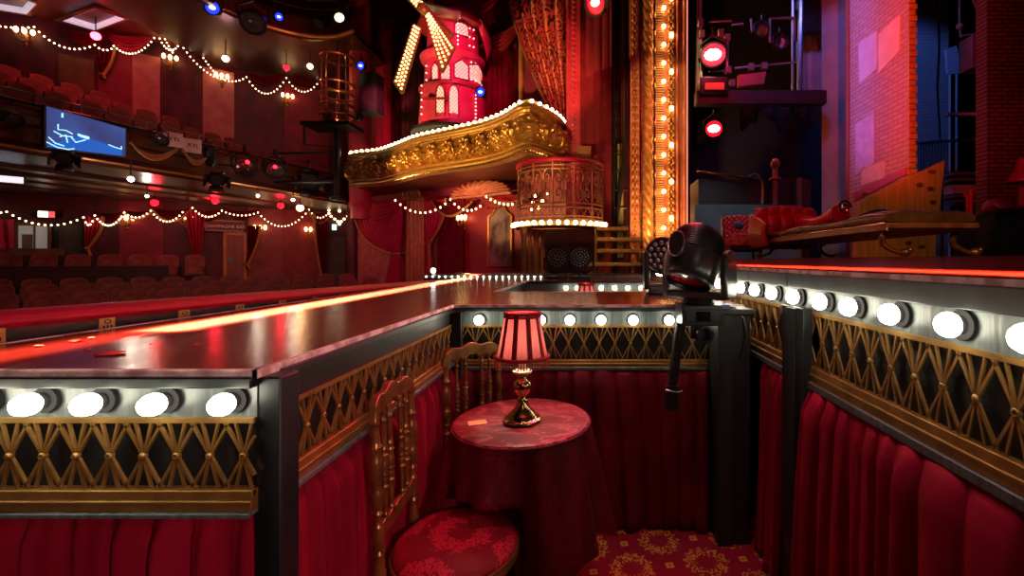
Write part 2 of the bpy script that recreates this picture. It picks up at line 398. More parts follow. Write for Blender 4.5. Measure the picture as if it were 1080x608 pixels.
# ---------------- runway
run = thing('runway_stage', 'glossy dark runway deck with footlights and gold fretwork, wrapping round the sunken table pit', 'stage')
def slab(mb, pts, z0, z1):
    k = len(pts); vs = [(x,y,z0) for x,y in pts]+[(x,y,z1) for x,y in pts]
    mb.add(vs, [tuple(reversed(range(k))), tuple(range(k,2*k))]+[(i,(i+1)%k,k+(i+1)%k,k+i) for i in range(k)])
XO = -1.63
d = MB()
slab(d, [(XO,YN),(XL,YN),(XL,YB),(XL,3.28),(XL,5.0),(XL,5.9),(XO,5.9)], ZR-.014, ZR)
slab(d, [(XL,YB),(XR-.03,YB),(XR-.03,3.28),(XL,3.28)], ZR-.014, ZR)
slab(d, [(XL,5.0),(XR-.03,5.0),(XR-.03,5.9),(XL,5.9)], ZR-.014, ZR)
d.build('deck', DECK, run)
e = MB()
for x0,x1,y0,y1 in ((XO,XL+.004,YN-.006,YN+.006),(XL-.006,XL+.006,YN-.006,YB),(XL,XR-.04,YB-.006,YB+.006),(XO-.004,XO+.006,YN,5.9),(XL,XR-.03,3.274,3.284),(XL-.006,XL+.006,3.28,5.0)):
    e.bx(x0,x1,y0,y1,ZR-.016,ZR+.0015)
e.build('edge_strip', EDGE, run)
# front face towards us
fx = [-1.140,-1.018,-.884,-.743]
fascia(run, (XO,YN),(XL-.0,YN),(0,-1), ZR,1.115,1.041,.903,.8585,.8485,.0701, phase=(-.7232-XO)%(.0701*2), bulbs=[x-XO for x in fx]+[.24,.37], br=.0225, bz=1.089)
# inner side face (no bulbs)
fascia(run, (XL-.003,YN+.06),(XL-.003,YB),(1,0), ZR,1.115,1.045,.905,.862,.8485,.0694, phase=.03, bulbs=(), board=BLACKW)
# back face
bxs = [505,537,570,601,634,668,706,739]
fascia(run, (XL+.01,YB),(.66,YB),(0,-1), ZR,1.118,1.035,.868,.832,.817,.0805, phase=.0255, bulbs=[(px-CX)/F*(YB-.042)-XL-.01 for px in bxs], br=.025, bz=1.076, w=.0052)
b = MB(); b.bx(-.708,-.652,.938,1.0,0,ZR-.016); b.build('corner_post', BLACKW, run, bevel=.004)
b = MB(); b.bx(XL-.01,XL+.055,YB-.05,YB-.012,0,1.12); b.build('corner_post', BLACKW, run, bevel=.004)
b = MB(); b.bx(.626,.70,2.13,2.29,0,ZR-.016); b.bx(.70,.79,2.145,2.29,0,ZR-.022); b.bx(.615,.80,2.12,2.285,ZR-.03,ZR-.002); b.build('pier', BLACKW, run, bevel=.005)
# far pit: the face with bulbs across the second pit, and the hidden near faces of that pit
fascia(run, (XL,5.0),(XR-.03,5.0),(0,-1), ZR,1.12,1.03,.87,.83,.815,.085, phase=.02, bulbs=[(px-CX)/F*5.0-XL for px in (597,609,634,648,662,676)], br=.027, bz=1.073, w=.008)
b = MB(); b.bx(XL-.03,XR-.03,3.24,3.27,0,ZR-.016); b.bx(XL-.03,XL,3.28,5.0,0,ZR-.016); b.bx(XO,XO+.03,YN,5.9,0,ZR-.016); b.build('support_wall', BLACKW, run)

# far cross stage step with tiny footlights at its edge
far = thing('stage_step', 'low step across the far runway end edged with tiny white footlights', 'stage step')
d = MB(); d.bx(-2.2,.82,5.92,6.9,ZR-.3,1.19); d.build('deck', DECK, far)
m, L = frame2((-2.2,5.92),(.82,5.92),(0,-1))
for i in range(19):
    footlight_px = None
    b = MB(); b.sphere(m@Vector((.04+i*.085,.012,1.165)), .009, 8, 5); b.build('bulb', FOOTB, far)
b = MB(); b.bx(0,L,0,.006,1.152,1.186,m); b.build('strip', LITBLACKW, far)

# ---------------- main stage at right
def zrake(x): return ZS if x <= XR else (ZS+(min(x,2.0)-XR)*(.062/(2.0-XR)))
ms = thing('main_stage', 'raised main stage on the right with large footlights above tall gold fretwork', 'stage')
d = MB()
def ds(u,v):
    x = XR+ (0 if u<.05 else (u-.05)/.95)**1.6*9.0; return (x, .25+v*10.3, zrake(x))
d.grid(20,12,ds)
d.build('deck', DECK, ms, solid=.012)
e = MB(); e.bx(XR-.008,XR+.004,.25,5.9,ZS-.014,ZS+.003); e.build('edge_strip', EDGE, ms)
bys = [.634,.8246,1.0035,1.20,1.389,1.561,1.764]+[1.97+.2*i for i in range(17)]
fascia(ms, (XR,.3),(XR,1.86),(-1,0), ZS,1.272,1.175,.985,.925,.90,.0905, phase=.875-.3, bulbs=[y-.3 for y in bys if y<1.9], br=.029, bz=1.236, w=.0070)
fascia(ms, (XR,1.86),(XR,2.30),(-1,0), ZS,1.272,1.175,.985,.925,.90,.0905, phase=.03, bulbs=[y-1.86 for y in bys if 1.9<y<2.3], br=.029, bz=1.236, w=.0070)
fascia(ms, (XR,2.30),(XR,5.9),(-1,0), ZS,1.272,1.175,.985,.925,.90,.0905, phase=.03, bulbs=[y-2.3 for y in bys if y>2.3], br=.029, bz=1.236, w=.0070)
b = MB(); b.bx(.812,.85,1.67,1.852,0,1.20); b.bx(.805,.85,1.72,1.80,0,1.195); b.build('post', BLACKW, ms, bevel=.004)
b = MB(); b.bx(XR+.035,XR+.06,.3,5.9,0,ZS-.02); b.build('support_wall', BLACKW, ms)

# ---------------- pleated velvet skirts
def skirt(name, label, p0, p1, n, zt, zb, fold=.085, amp=.028, seed=1, off=.0, group=None, flare=0.0, m_=None):
    rr = random.Random(seed); m, L = frame2(p0,p1,n)
    K = [(rr.uniform(.5,1.6)/(fold*3), rr.uniform(0,6.28), rr.uniform(.5,1.0)) for _ in range(4)]
    K2 = [(rr.uniform(.7,1.8)/(fold*2.2), rr.uniform(0,6.28)) for _ in range(3)]
    nu = max(40,int(L/.0075))
    def f(u,v):
        s = u*L; dn = 1-v                                             # v=1 at the top
        warp = sum(a*math.sin(2*PI*k*s*.35+p) for k,p,a in K)
        ph = 2*PI*s/fold + 1.15*warp + .9*dn*math.sin(2*PI*K2[0][0]*s*.3+K2[0][1])
        am = .75+.35*math.sin(2*PI*K2[1][0]*s*.4+K2[1][1])
        w1 = abs(math.sin(ph*.5))**.72
        w2 = .5+.5*math.sin(2*ph+1.3+warp*2)
        w3 = .5+.5*math.sin(.5*ph+K2[2][1]-dn*1.1)
        top = min(1,.25+dn*9)
        o = amp*top*(am*(.72+.30*min(1,dn*2.5))*w1 + .16*(1-min(1,dn*1.6))*w2 + .40*min(1,dn*1.4)*w3)
        s2 = s + (.010*math.sin(ph+1.2)*(.4+dn) + .03*dn*math.sin(2*PI*K2[0][0]*s*.25+K2[2][1]))*min(1,min(u,1-u)*12)
        return m@Vector((min(max(s2,.0),L), off+o+flare*dn*dn, zb+(zt-zb)*v))
    b = MB(); b.grid(nu, 26, f)
    o = b.build(name, m_ or VELVET, None, sharp=80, solid=.003)
    return tag(o, label, 'curtain', group)
G = 'velvet skirts hung below the stage edges'
skirt('skirt_curtain','pleated red velvet skirt under the four near footlights of the runway', (XO,YN+.02),(-.712,YN+.02),(0,-1), .847,.02, .085,.050, 3, off=-.016, group=G)
skirt('skirt_curtain','pleated red velvet skirt along the runway side behind the two gilt chairs', (XL+.0,1.01),(XL+.0,YB-.06),(1,0), .847,.012, .080,.050, 5, off=-.012, group=G)
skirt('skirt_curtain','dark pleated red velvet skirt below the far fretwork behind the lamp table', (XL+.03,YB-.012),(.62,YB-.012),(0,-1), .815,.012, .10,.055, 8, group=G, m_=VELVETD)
skirt('skirt_curtain','broad pleated red velvet skirt hanging below the largest footlights on the right', (XR-.012,.35),(XR-.012,1.665),(-1,0), .898,.012, .088,.060, 12, group=G)
skirt('skirt_curtain','narrow strip of red velvet skirt between the two black posts on the right', (XR-.012,1.86),(XR-.012,2.13),(-1,0), .898,.012, .07,.042, 15, group=G, flare=.02)

# ---------------- table, cloth and shaded lamp
TX, TY, TR, TZ = -.265, 1.79, .272, .744
def radial(a, r, x=TX, y=TY): return (x+r*math.cos(a), y+r*math.sin(a))
tb = thing('cabaret_table', 'small round pedestal table under the dark damask cloth in the pit', 'table', (TX,TY,0))
b = MB(); b.lathe([(1e-4,.715),(TR-.012,.715),(TR-.006,.722),(TR-.006,.736),(1e-4,.736)],40,Matrix.Translation((TX,TY,0))); b.build('table_top', BLACKW, tb)
b = MB(); b.lathe([(.035,.03),(.024,.05),(.019,.4),(.020,.66),(.06,.715)],16,Matrix.Translation((TX,TY,0))); b.build('pedestal', BLACKM, tb)
for k in range(4):
    a = PI/4+k*PI/2-.35; b = MB(); x,y = radial(a,.24); b.bar((TX,TY,.032),(x,y,.014),.045,.025); b.build('foot', BLACKM, tb)
CH1 = (-.432,1.455); CH2 = (-.395,1.985)
cl = thing('tablecloth', 'dark red damask cloth over the round pit table, smooth on top, hanging in folds', 'tablecloth', (TX,TY,TZ))
b = MB(); b.lathe([(1e-4,TZ-.004),(TR*.5,TZ-.003),(TR-.010,TZ-.003),(TR-.003,TZ-.006),(TR+.0005,TZ-.013)],64,Matrix.Translation((TX,TY,0)),caps=False)
b.build('cloth_top', DAMTOP, cl)
rc = random.Random(4)
def clothr(a, dn):
    r = TR+.0005+.075*dn + dn**.8*(.034*math.sin(6*a+.6)+.020*math.sin(11*a+2.0)+.009*math.sin(19*a))
    return r
def clothf(u,v):
    a = 2*PI*u; dn = v
    drop = .43+.05*math.sin(4*a+.9)+.02*math.sin(7*a)
    z = TZ-.013-drop*dn; r = clothr(a, dn)
    for (cx,cy),cr in ((CH1,.222),(CH2,.212)):                      # the cloth is pushed in by a seat
        if z < .54:
            w = min(1,(.54-z)/.05)
            dx,dy = math.cos(a),math.sin(a); ex,ey = TX-cx,TY-cy
            bq = dx*ex+dy*ey; cq = ex*ex+ey*ey-cr*cr
            D = bq*bq-cq
            if cq > 0 and D > 0 and -bq-math.sqrt(D) > 0:
                rm = -bq-math.sqrt(D)
                if r > rm: r = r+(max(.024,rm)-r)*w
    return (TX+r*math.cos(a), TY+r*math.sin(a), z)
b = MB(); b.grid(180,26,clothf,closed_u=True); b.build('cloth_drape', DAMCLOTH, cl, sharp=80)
# stitched binding round the table edge
b = MB(); b.tube([(*radial(2*PI*k/64,TR+.002),TZ-.014) for k in range(64)], .004, 6, closed=True); b.build('edge_binding', DAMCLOTH, cl)

SHADE = None
def shademat():
    m, nt, b = newmat('pink_silk_shade'); N, L = nt.nodes, nt.links
    tr = N.new('ShaderNodeBsdfTranslucent'); tr.inputs['Color'].default_value = (1.0,.60,.60,1)
    df = N.new('ShaderNodeBsdfDiffuse'); df.inputs['Color'].default_value = (.60,.16,.19,1)
    mx = N.new('ShaderNodeMixShader'); mx.inputs[0].default_value = .55
    L.new(df.outputs[0], mx.inputs[1]); L.new(tr.outputs[0], mx.inputs[2]); L.new(mx.outputs[0], N['Material Output'].inputs['Surface'])
    return m
SHADE = shademat()
SHADERED = mat('red_shade_trim', (.30,.004,.012), (.42,.01,.02), 30, .7)
def make_lamp(label, x, y, z, watt=.9):
    lp = thing('table_lamp', label, 'lamp', (x,y,z), 0, 'shaded lamps on the cabaret tables')
    T = Matrix.Translation((x,y,z))
    b = MB(); b.lathe([(.073,0),(.076,.004),(.074,.010),(.066,.013),(.064,.018),(.050,.030),(.032,.048),(.024,.066),(.020,.078)],32,T); b.build('base', BRASS, lp)
    b = MB(); b.lathe([(.019,.078),(.024,.082),(.020,.088),(.018,.100),(.024,.108),(.032,.120),(.036,.136),(.032,.152),(.020,.162),(.015,.170),(.020,.176),(.026,.182),(.014,.188),(.010,.2)],28,T); b.build('stem', BRASS, lp)
    b = MB(); b.lathe([(.022,.186),(.036,.190),(.038,.198),(.026,.204),(.015,.206),(.016,.24),(.013,.275),(1e-4,.277)],20,T); b.build('candle_holder', mat_cream, lp)
    # pleated empire shade
    z0,z1,r0,r1 = .250,.428,.100,.066
    sh = MB()
    def sf(u,v):
        a=2*PI*u; r=r0+(r1-r0)*(v**.85)+.0022*math.cos(32*a)
        return (x+r*math.cos(a),y+r*math.sin(a),z+z0+(z1-z0)*v)
    sh.grid(96,8,sf,closed_u=True); so = sh.build('shade', SHADE, lp, sharp=80, solid=.0012)
    for k in range(10):
        a = 2*PI*k/10+.14; rb = MB()
        def rf(u,v):
            aa = a+(u-.5)*(.20+.05*v); r = r0+(r1-r0)*(v**.85)+.0035
            return (x+r*math.cos(aa),y+r*math.sin(aa),z+z0+(z1-z0)*v)
        rb.grid(4,6,rf); rb.build('rib', SHADERED, so, solid=.0015)
    tr = MB(); tr.tube([(x+(r1+.004)*math.cos(2*PI*k/40),y+(r1+.004)*math.sin(2*PI*k/40),z+z1) for k in range(40)],.006,6,closed=True)
    tr.tube([(x+(r1+.006)*math.cos(2*PI*k/40),y+(r1+.006)*math.sin(2*PI*k/40),z+z1-.012) for k in range(40)],.005,6,closed=True); tr.build('top_trim', SHADERED, so)
    tr = MB(); tr.tube([(x+(r0+.004)*math.cos(2*PI*k/48),y+(r0+.004)*math.sin(2*PI*k/48),z+z0+.006) for k in range(48)],.007,6,closed=True); tr.build('bottom_trim', SHADERED, so)
    fr = MB()
    for k in range(60):
        a = 2*PI*k/60; rr = r0+.005+.002*(k%2)
        p = Vector((x+rr*math.cos(a),y+rr*math.sin(a),z+z0+.004)); q = p+Vector((.003*math.cos(a),.003*math.sin(a),-.026-.004*(k%2)))
        fr.tube([p,q],.0017,5); fr.sphere(q,.0030,6,4)
    fr.build('fringe', SHADERED, so)
    b = MB(); b.sphere((x,y,z+.30),.018,10,8,(1,1,1.3)); b.build('bulb', WARML, lp)
    l = bpy.data.lights.new('shade_lamp_light','POINT'); l.energy = watt; l.color = (1,.72,.5); l.shadow_soft_size = .03
    lo = bpy.data.objects.new('shade_lamp_light', l); C.objects.link(lo); lo.location = (0,0,.33); lo.parent = lp
    return lp
mat_cream = mat('ivory_candle', (.6,.5,.38), (.75,.65,.5), 20, .4)
lamp = make_lamp('brass table lamp with glowing fringed red shade standing on the damask table', -.262,1.765,TZ, 3.2)
p = MB(); p.bx(-.035,.035,-.024,.024,0,.0015); o = p.build('paper_card', mat('amber_card',(.75,.38,.14),(.9,.55,.25),30,.6)); o.location = (-.435,1.74,TZ-.0015); o.rotation_euler = (0,0,.35)
tag(o,'small amber paper card lying near the left edge of the damask table','card')
# tables of the second pit, seen only by their lamp shades
for i,(px,Y) in enumerate(((618,4.0),(686,3.86))):
    x = (px-CX)/F*Y
    t2 = dup(tb, ['small round table in the second pit, under the half hidden red lampshade','small round table in the second pit, under the lampshade beside the moving light'][i], (x,Y,0))
    c2 = dup(cl, ['damask cloth of the second pit table under the half hidden red lampshade','damask cloth of the second pit table under the lampshade beside the moving light'][i], (x,Y,TZ))
    l2 = dup(lamp, ['red lampshade peeping over the runway in the middle of the second pit','red fringed lamp peeping over the runway just left of the moving light'][i], (x,Y,TZ))

# ---------------- gilt chairs
def make_chair(label):
    t = thing('gilt_chair', label, 'chair', (0,0,0), 0, 'gilt ballroom chairs at the table')
    B = lambda mb,n,mt,par=t,**k: mb.build(n,mt,par,local=True,**k)
    b = MB()
    b.lathe([(1e-4,.490),(.08,.489),(.14,.484),(.18,.472),(.196,.458),(.199,.448),(.19,.442),(1e-4,.442)],44); B(b,'seat',DAMSEAT,sharp=80)
    b = MB(); b.lathe([(.17,.405),(.196,.405),(.203,.412),(.205,.430),(.200,.4405),(.17,.4405)],44,caps=False); b.tube([(.2005*math.cos(2*PI*k/44),.2005*math.sin(2*PI*k/44),.4435) for k in range(44)],.004,6,closed=True); B(b,'seat_frame',CHGOLD)
    for s in (-1,1):
        b = MB(); top = Vector((.125,s*.125,.41)); bot = Vector((.135,s*.135,0))
        n = 16; prof=[]
        pts=[bot+(top-bot)*(k/n) for k in range(n+1)]; rs=[.010+.006*(k/n)+(.006 if k in (11,13) else 0) for k in range(n+1)]
        b.tube(pts,rs,10); B(b,'leg',CHGOLD)
    YP = .148
    def lean(z): return -.186-.030*max(0,(z-.42)) - (.0 if z>.42 else (z-.42)*.06)
    for s in (-1,1):                                                    # turned back posts, one piece with the rear legs
        b = MB(); pts=[]; rs=[]
        N_=96
        for k in range(N_+1):
            z=.93*k/N_; pts.append((lean(z),s*YP,z)); r=.0165
            if .40<z<.47: r=.019
            if z>.47:
                q=(z-.47)/.46
                r=.0125+.003*math.cos(2*PI*q*1.5)
                for zc in (.525,.545,.60,.64,.66,.70,.74,.79,.835):
                    r+=.0052*math.exp(-((z-zc)/.006)**2)
                for zc in (.57,.68,.765):
                    r+=.005*math.exp(-((z-zc)/.018)**2)
            elif z<.4: r=.012+.006*z/.4
            rs.append(r)
        b.tube(pts,rs,12); B(b,'back_post',CHGOLD)
    # arched and scalloped crest rail
    def crest():
        out=[]; n=60; W=YP+.022
        for k in range(n+1):
            y=-W+2*W*k/n; q=abs(y)/W
            zt=.950+.032*(1-q**2.0)+.007*math.cos(q*PI*3.0)-(.030*max(0,(q-.86)/.14)**2)
            out.append((y,zt))
        for k in range(n,-1,-1):
            y=-W+2*W*k/n; q=abs(y)/W
            sp=[-.092,-.046,.046,.092,-YP,YP]
            dd=min(abs(y-c) for c in sp)
            zb=.893+.026*min(1,dd/.024)**1.2+.014*(1-q*q) - (.0 if q<.8 else .010*(q-.8)/.2)
            out.append((y,zb))
        return out
    o_=crest(); b=MB(); n=61
    # extrude along x (thickness), outline in y-z, gently bowed backwards
    def cp(y,z,side): return (lean(.93)-.012*(1-(y/.17)**2)+.0-(z-.93)*.10+side*.0115, y, z)
    vs=[cp(y,z,-1) for y,z in o_]+[cp(y,z,1) for y,z in o_]; k=len(o_)
    fs=[]
    for i in range(n-1):
        fs.append((i,i+1,k-2-i,k-1-i)); fs.append((k+i,k+k-1-i,k+k-2-i,k+i+1))
    fs+=[(i,k+i,k+(i+1)%k,(i+1)%k) for i in range(k)]
    b.add(vs,fs); B(b,'crest_rail',CHGOLD,sharp=50,bevel=.003)
    # lower back rail with little scallops
    b=MB(); pts=[]; 
    for k in range(33):
        y=-YP+2*YP*k/32; pts.append((lean(.585),y,.585+.008*abs(math.sin(PI*k/32*5))))
    vs=[]; 
    for y_,(px_,yy,zz) in enumerate(pts): vs+= [(px_-.009,yy,.555),(px_+.009,yy,.555),(px_+.009,yy,zz+.012),(px_-.009,yy,zz+.012)]
    fs=[]
    for i in range(32):
        for j in range(4): fs.append((i*4+j,i*4+(j+1)%4,(i+1)*4+(j+1)%4,(i+1)*4+j))
    b.add(vs,fs); B(b,'lower_rail',CHGOLD,bevel=.002)
    for y in (-.092,-.046,.046,.092):
        b=MB(); pts=[]; rs=[]
        for k in range(61):
            z=.59+.335*k/60; f_=(z-.59)/.335; pts.append((lean(z),y,z))
            r=.0062+.003*math.sin(PI*f_)
            for zc in (.05,.30,.36,.42,.58,.64,.90): r+=.0042*math.exp(-((f_-zc)/.014)**2)
            for zc in (.48,): r+=.004*math.exp(-((f_-zc)/.05)**2)
            rs.append(r)
        b.tube(pts,rs,9); B(b,'spindle',CHGOLD)
    b=MB(); b.tube([(.145,-.136,.2),(.145,.136,.2)],.008,8); b.tube([(-.165,-YP,.22),(-.165,YP,.22)],.008,8)
    for s in (-1,1): b.tube([(.147,s*.137,.16),(-.16,s*YP,.16)],.008,8)
    B(b,'stretcher',CHGOLD)
    return t
ch = make_chair('nearest gilt spindle-back chair with a round damask seat beside the runway side')
ch.location=(CH1[0],CH1[1],0); ch.rotation_euler=(0,0,math.radians(3))
c2=dup(ch,'gilt spindle-back chair tucked behind the lamp table in the pit corner',(CH2[0],CH2[1],0),math.radians(-40))

# ---------------- confetti on the runway
PAPER = mat('red_confetti_paper',(.7,.03,.05),(.85,.08,.09),20,.6); PAPERW = mat('pale_confetti_paper',(.8,.5,.45),(.9,.65,.6),20,.6)
for i,(px,py,sz,mt,lab) in enumerate(((118,374,.055,PAPER,'largest red scrap of confetti lying on the near runway'),(80,361,.03,PAPER,'red paper scrap left of the bright light streak on the runway'),(41,366,.02,PAPERW,'pale paper scrap near the left picture edge of the runway'),(93,370,.013,PAPER,'tiny red scrap between the light streak and the largest confetti'),(160,365,.012,PAPER,'tiny red scrap right of the largest confetti on the runway'),(206,365,.011,PAPER,'tiny red scrap farthest along the middle of the near runway'),(96,358,.016,PAPERW,'pale paper scrap at the start of the bright streak'))):
    Y=(HC-ZR)*F/(py-CY); X=(px-CX)/F*Y
    mb=MB(); n=9; rr=random.Random(i)
    pts=[(sz*.6*math.cos(2*PI*k/n)*rr.uniform(.7,1.1),sz*.6*math.sin(2*PI*k/n)*rr.uniform(.5,1.1)) for k in range(n)]
    vs=[(0,0,.004)]+[(x,y,.0012+.004*rr.random()) for x,y in pts]
    mb.add(vs,[(0,1+k,1+(k+1)%n) for k in range(n)])
    o=mb.build('confetti_scrap',mt,solid=.0008); o.location=(X,Y,ZR+.001); tag(o,lab,'confetti',group='confetti on the runway')

# ---------------- moving lights
def moving_head(label, loc):
    t = thing('moving_light', label, 'stage light', loc)
    x,y,z = loc
    W = lambda *p: (x+p[0],y+p[1],z+p[2])
    b=MB(); b.bx(x-.10,x+.10,y-.09,y+.09,z-.10,z+.0); b.bx(x-.085,x+.085,y-.095,y-.085,z-.08,z-.02); b.build('base',BLACKP,t,bevel=.014)
    b=MB(); b.bx(x-.035,x+.035,y-.097,y-.09,z-.075,z-.03); b.build('display',mat_glassblack,t)
    b=MB(); b.lathe([(.075,0),(.08,.006),(.07,.028),(.05,.032)],24,Matrix.Translation((x,y,z))); b.build('pan_bearing',BLACKM,t)
    # yoke: two broad arms, turned so that one stands at the near right and one behind the head
    yr=Matrix.Translation((x,y,z))@Matrix.Rotation(-math.radians(40),4,'Z')
    b=MB()
    b.bx(-.16,.16,-.055,.055,.025,.065,yr)
    for xx in (-.155,.155):
        out=[(-.055,.03),(.055,.03),(.066,.12),(.060,.20),(.04,.25),(0,.265),(-.04,.25),(-.060,.20),(-.066,.12)]
        b.prism(out,.036,yr@Matrix.Translation((xx,0,0))@Matrix.Rotation(PI/2,4,'Z'))
    b.build('yoke',BLACKP,t,bevel=.008)
    # head: rounded drum tipped to point down towards the pit
    ax=Vector((-.30,-.26,-.80)).normalized(); c=Vector(W(-.02,0,.235))
    q=ax.to_track_quat('Z','Y').to_matrix().to_4x4(); mm=Matrix.Translation(c)@q
    b=MB(); b.lathe([(1e-4,-.165),(.045,-.161),(.085,-.146),(.115,-.118),(.131,-.075),(.137,-.02),(.137,.05),(.130,.10),(.118,.128),(.112,.132)],40,mm,caps=False); h=b.build('head',BLACKP,t,sharp=50)
    b=MB()
    for k in range(11):
        zz=-.125+k*.011; rr_=.108+.030*math.sin(min(1,(zz+.125)/.075)*PI/2); b.lathe([(rr_-.01,zz),(rr_+.003,zz+.001),(rr_+.004,zz+.005),(rr_-.01,zz+.006)],40,mm,a0=0,a1=2*PI,caps=False)
    b.build('cooling_fin',BLACKM,h)
    b=MB(); b.lathe([(.102,.128),(.118,.132),(.117,.145),(.104,.147),(.1,.13)],36,mm,caps=False); b.build('lens_bezel',BLACKM,h)
    b=MB(); b.lathe([(1e-4,.14),(.06,.136),(.102,.126)],30,mm,caps=False); b.build('lens',mat_lensred,h)
    # oval grille on the flank facing the camera
    g=mm@Matrix.Rotation(-.15,4,'Z')
    fd=Vector((-.80,-.58,.10)).normalized(); fd=(fd-ax*fd.dot(ax)).normalized(); qq=fd.to_track_quat('Z','Y').to_matrix().to_4x4(); gm=Matrix.Translation(c+fd*.138)@qq@Matrix.Rotation(.5,4,'Z')@Matrix.Diagonal((.95,1.45,1,1))
    b=MB(); b.tube([gm@Vector((.050*math.cos(2*PI*k/40),.050*math.sin(2*PI*k/40),.006)) for k in range(40)],.0035,7,closed=True); b.build('grille_ring',STEEL,h)
    b=MB(); b.lathe([(1e-4,.002),(.05,.002),(.05,-.02)],32,gm,caps=False)
    for k in range(-4,5):
        w=math.sqrt(max(0,.048**2-(k*.0105)**2)); b.bar(gm@Vector((-w,k*.0105,.005)),gm@Vector((w,k*.0105,.005)),.004,.003,gm.to_3x3()@Vector((0,0,1)))
    b.build('grille',mat_grille,h)
    return t
mat_glassblack = mat('black_glass',(.004,.004,.005),None,5,.08)
mat_lensred = mat('red_tinted_lens',(.25,.005,.01),(.3,.01,.015),8,.08,coat=.6)
mat_grille = mat('grey_grille',(.04,.04,.042),(.06,.06,.062),40,.4,.4)
MX,MY,MZ = .55,2.20,1.168
mv = moving_head('large black moving-head light with oval vent clamped at the back corner of the pit',(MX,MY,MZ))
x,y,z=MX,MY,MZ
b=MB(); b.tube([(x-.10,y-.075,z-.09),(x-.115,y-.075,z-.15),(x-.145,y-.075,z-.40)],.024,14); b.tube([(x-.143,y-.075,z-.385),(x-.150,y-.075,z-.50)],[.03,.036],14); b.build('clamp_pole',BLACKM,mv)
b=MB(); b.lathe([(.032,0),(.04,.0),(.043,.02),(.04,.04),(.03,.04)],18,Matrix.Translation((x+.0,y-.10,z-.135))@Matrix.Rotation(PI/2,4,'X'),caps=False); b.bx(x-.06,x+.03,y-.095,y-.07,z-.16,z-.10); b.build('clamp',BLACKM,mv,bevel=.004)
b=MB(); b.tube([(x+.11,y-.03,z-.01),(x+.17,y-.04,z-.02),(x+.205,y-.06,z-.07),(x+.215,y-.07,z-.15),(x+.20,y-.075,z-.22),(x+.185,y-.075,z-.26)],.006,7); b.build('cable',BLACKP,mv)
b=MB(); b.bx(x+.095,x+.14,y-.06,y-.03,z-.03,z+.0); b.build('plug',mat('blue_connector',(.02,.06,.4),(.03,.08,.5),5,.4),mv,bevel=.004)
b=MB(); b.tube([(x-.18,y-.10,z-.40),(x-.15,y-.112,z-.405),(x-.125,y-.108,z-.41),(x-.10,y-.10,z-.405)],.003,6); b.build('safety_chain',STEEL,mv)
# the second fixture: square washer with a round cluster of lenses
wx,wy = .545,3.10
w2 = thing('wash_light','black wash light with a round cluster of grey lenses behind the large moving head','stage light',(wx,wy,ZR))
b=MB(); b.bx(wx-.13,wx+.13,wy-.10,wy+.10,ZR,ZR+.05); b.build('base',BLACKP,w2,bevel=.01)
b=MB(); b.bx(wx-.155,wx-.115,wy-.06,wy+.06,ZR+.03,ZR+.30); b.bx(wx+.12,wx+.16,wy-.06,wy+.06,ZR+.03,ZR+.36); b.bx(wx-.15,wx+.15,wy-.05,wy+.05,ZR+.04,ZR+.07); b.build('yoke',BLACKP,w2,bevel=.012)
hc=Vector((wx-.01,wy-.02,ZR+.26)); fd=Vector((-.45,-.85,.12)).normalized(); mm=Matrix.Translation(hc)@fd.to_track_quat('Z','Y').to_matrix().to_4x4()
b=MB(); b.lathe([(1e-4,-.14),(.08,-.13),(.12,-.08),(.13,.0),(.128,.07),(.115,.085),(.105,.078),(1e-4,.078)],32,mm); hd=b.build('head',BLACKP,w2,sharp=50)
for r_,n_ in ((0,1),(.042,6),(.084,12)):
    for k in range(n_):
        a=2*PI*k/n_; b=MB(); b.sphere(mm@Vector((r_*math.cos(a),r_*math.sin(a),.078)),.017,9,6); b.build('lens',mat_lens,hd) if False else b.build('lens',mat('clear_lens_%d'%(r_*1000+k),(.32,.30,.33),None,5,.15) if False else STEEL,hd)
# ================================================================== AUDITORIUM
class Wall:
    """a vertical wall through two plan points (left to right as seen), with a local frame u, n (towards us), z"""
    def __init__(s, p0, p1):
        s.p0, s.p1 = Vector((*p0,0)), Vector((*p1,0)); s.u = (s.p1-s.p0); s.L = s.u.length; s.u.normalize()
        s.n = Vector((s.u.y,-s.u.x,0)); s.ang = math.atan2(s.u.y,s.u.x)
        s.m = Matrix(((s.u.x,s.n.x,0,s.p0.x),(s.u.y,s.n.y,0,s.p0.y),(0,0,1,0),(0,0,0,1)))
    def s(s, px, out=0.0):
        k = (px-CX)/F; q = s.p0+s.n*out
        return (k*q.y-q.x)/(s.u.x-k*s.u.y)
    def sz(s, px, py, out=0.0):
        t = s.s(px,out); q = s.p0+s.n*out+s.u*t
        return t, zat(py,q.y)
    def P(s, px, py, out=0.0):
        t,z = s.sz(px,py,out); return s.m@Vector((t,out,z))
    def box(s, mb, t0, t1, o0, o1, z0, z1): mb.bx(t0,t1,o0,o1,z0,z1,s.m)
    def frame(s, px, py, out=0.0):
        p = s.P(px,py,out); return Matrix.Translation(p)@Matrix.Rotation(s.ang,4,'Z')   # local x along, y away, z up
BC = Wall((-14.9,11.2),(-8.78,16.04)); DE = Wall((-7.7,14.7),(-.42,10.64)); EF = Wall((-.42,10.64),(.88,9.35))
FRONT = Wall((-9.69,7.28),(-7.81,14.56))
tn = [0]
def seg(wall, px0, px1, z0, z1, m_, out=.0, name='wall_side'):
    b = MB(); wall.box(b, wall.s(px0), wall.s(px1), out-.12, out, z0, z1); return struct(b.build(name, m_))
def trim(mb, m_, **k):
    tn[0]+=1; return struct(mb.build('trim_%d'%tn[0], m_, **k))
b = MB(); BC.box(b,-9,BC.L,-.2,0,-.2,8.6); struct(b.build('wall_rear',DARKWALL))
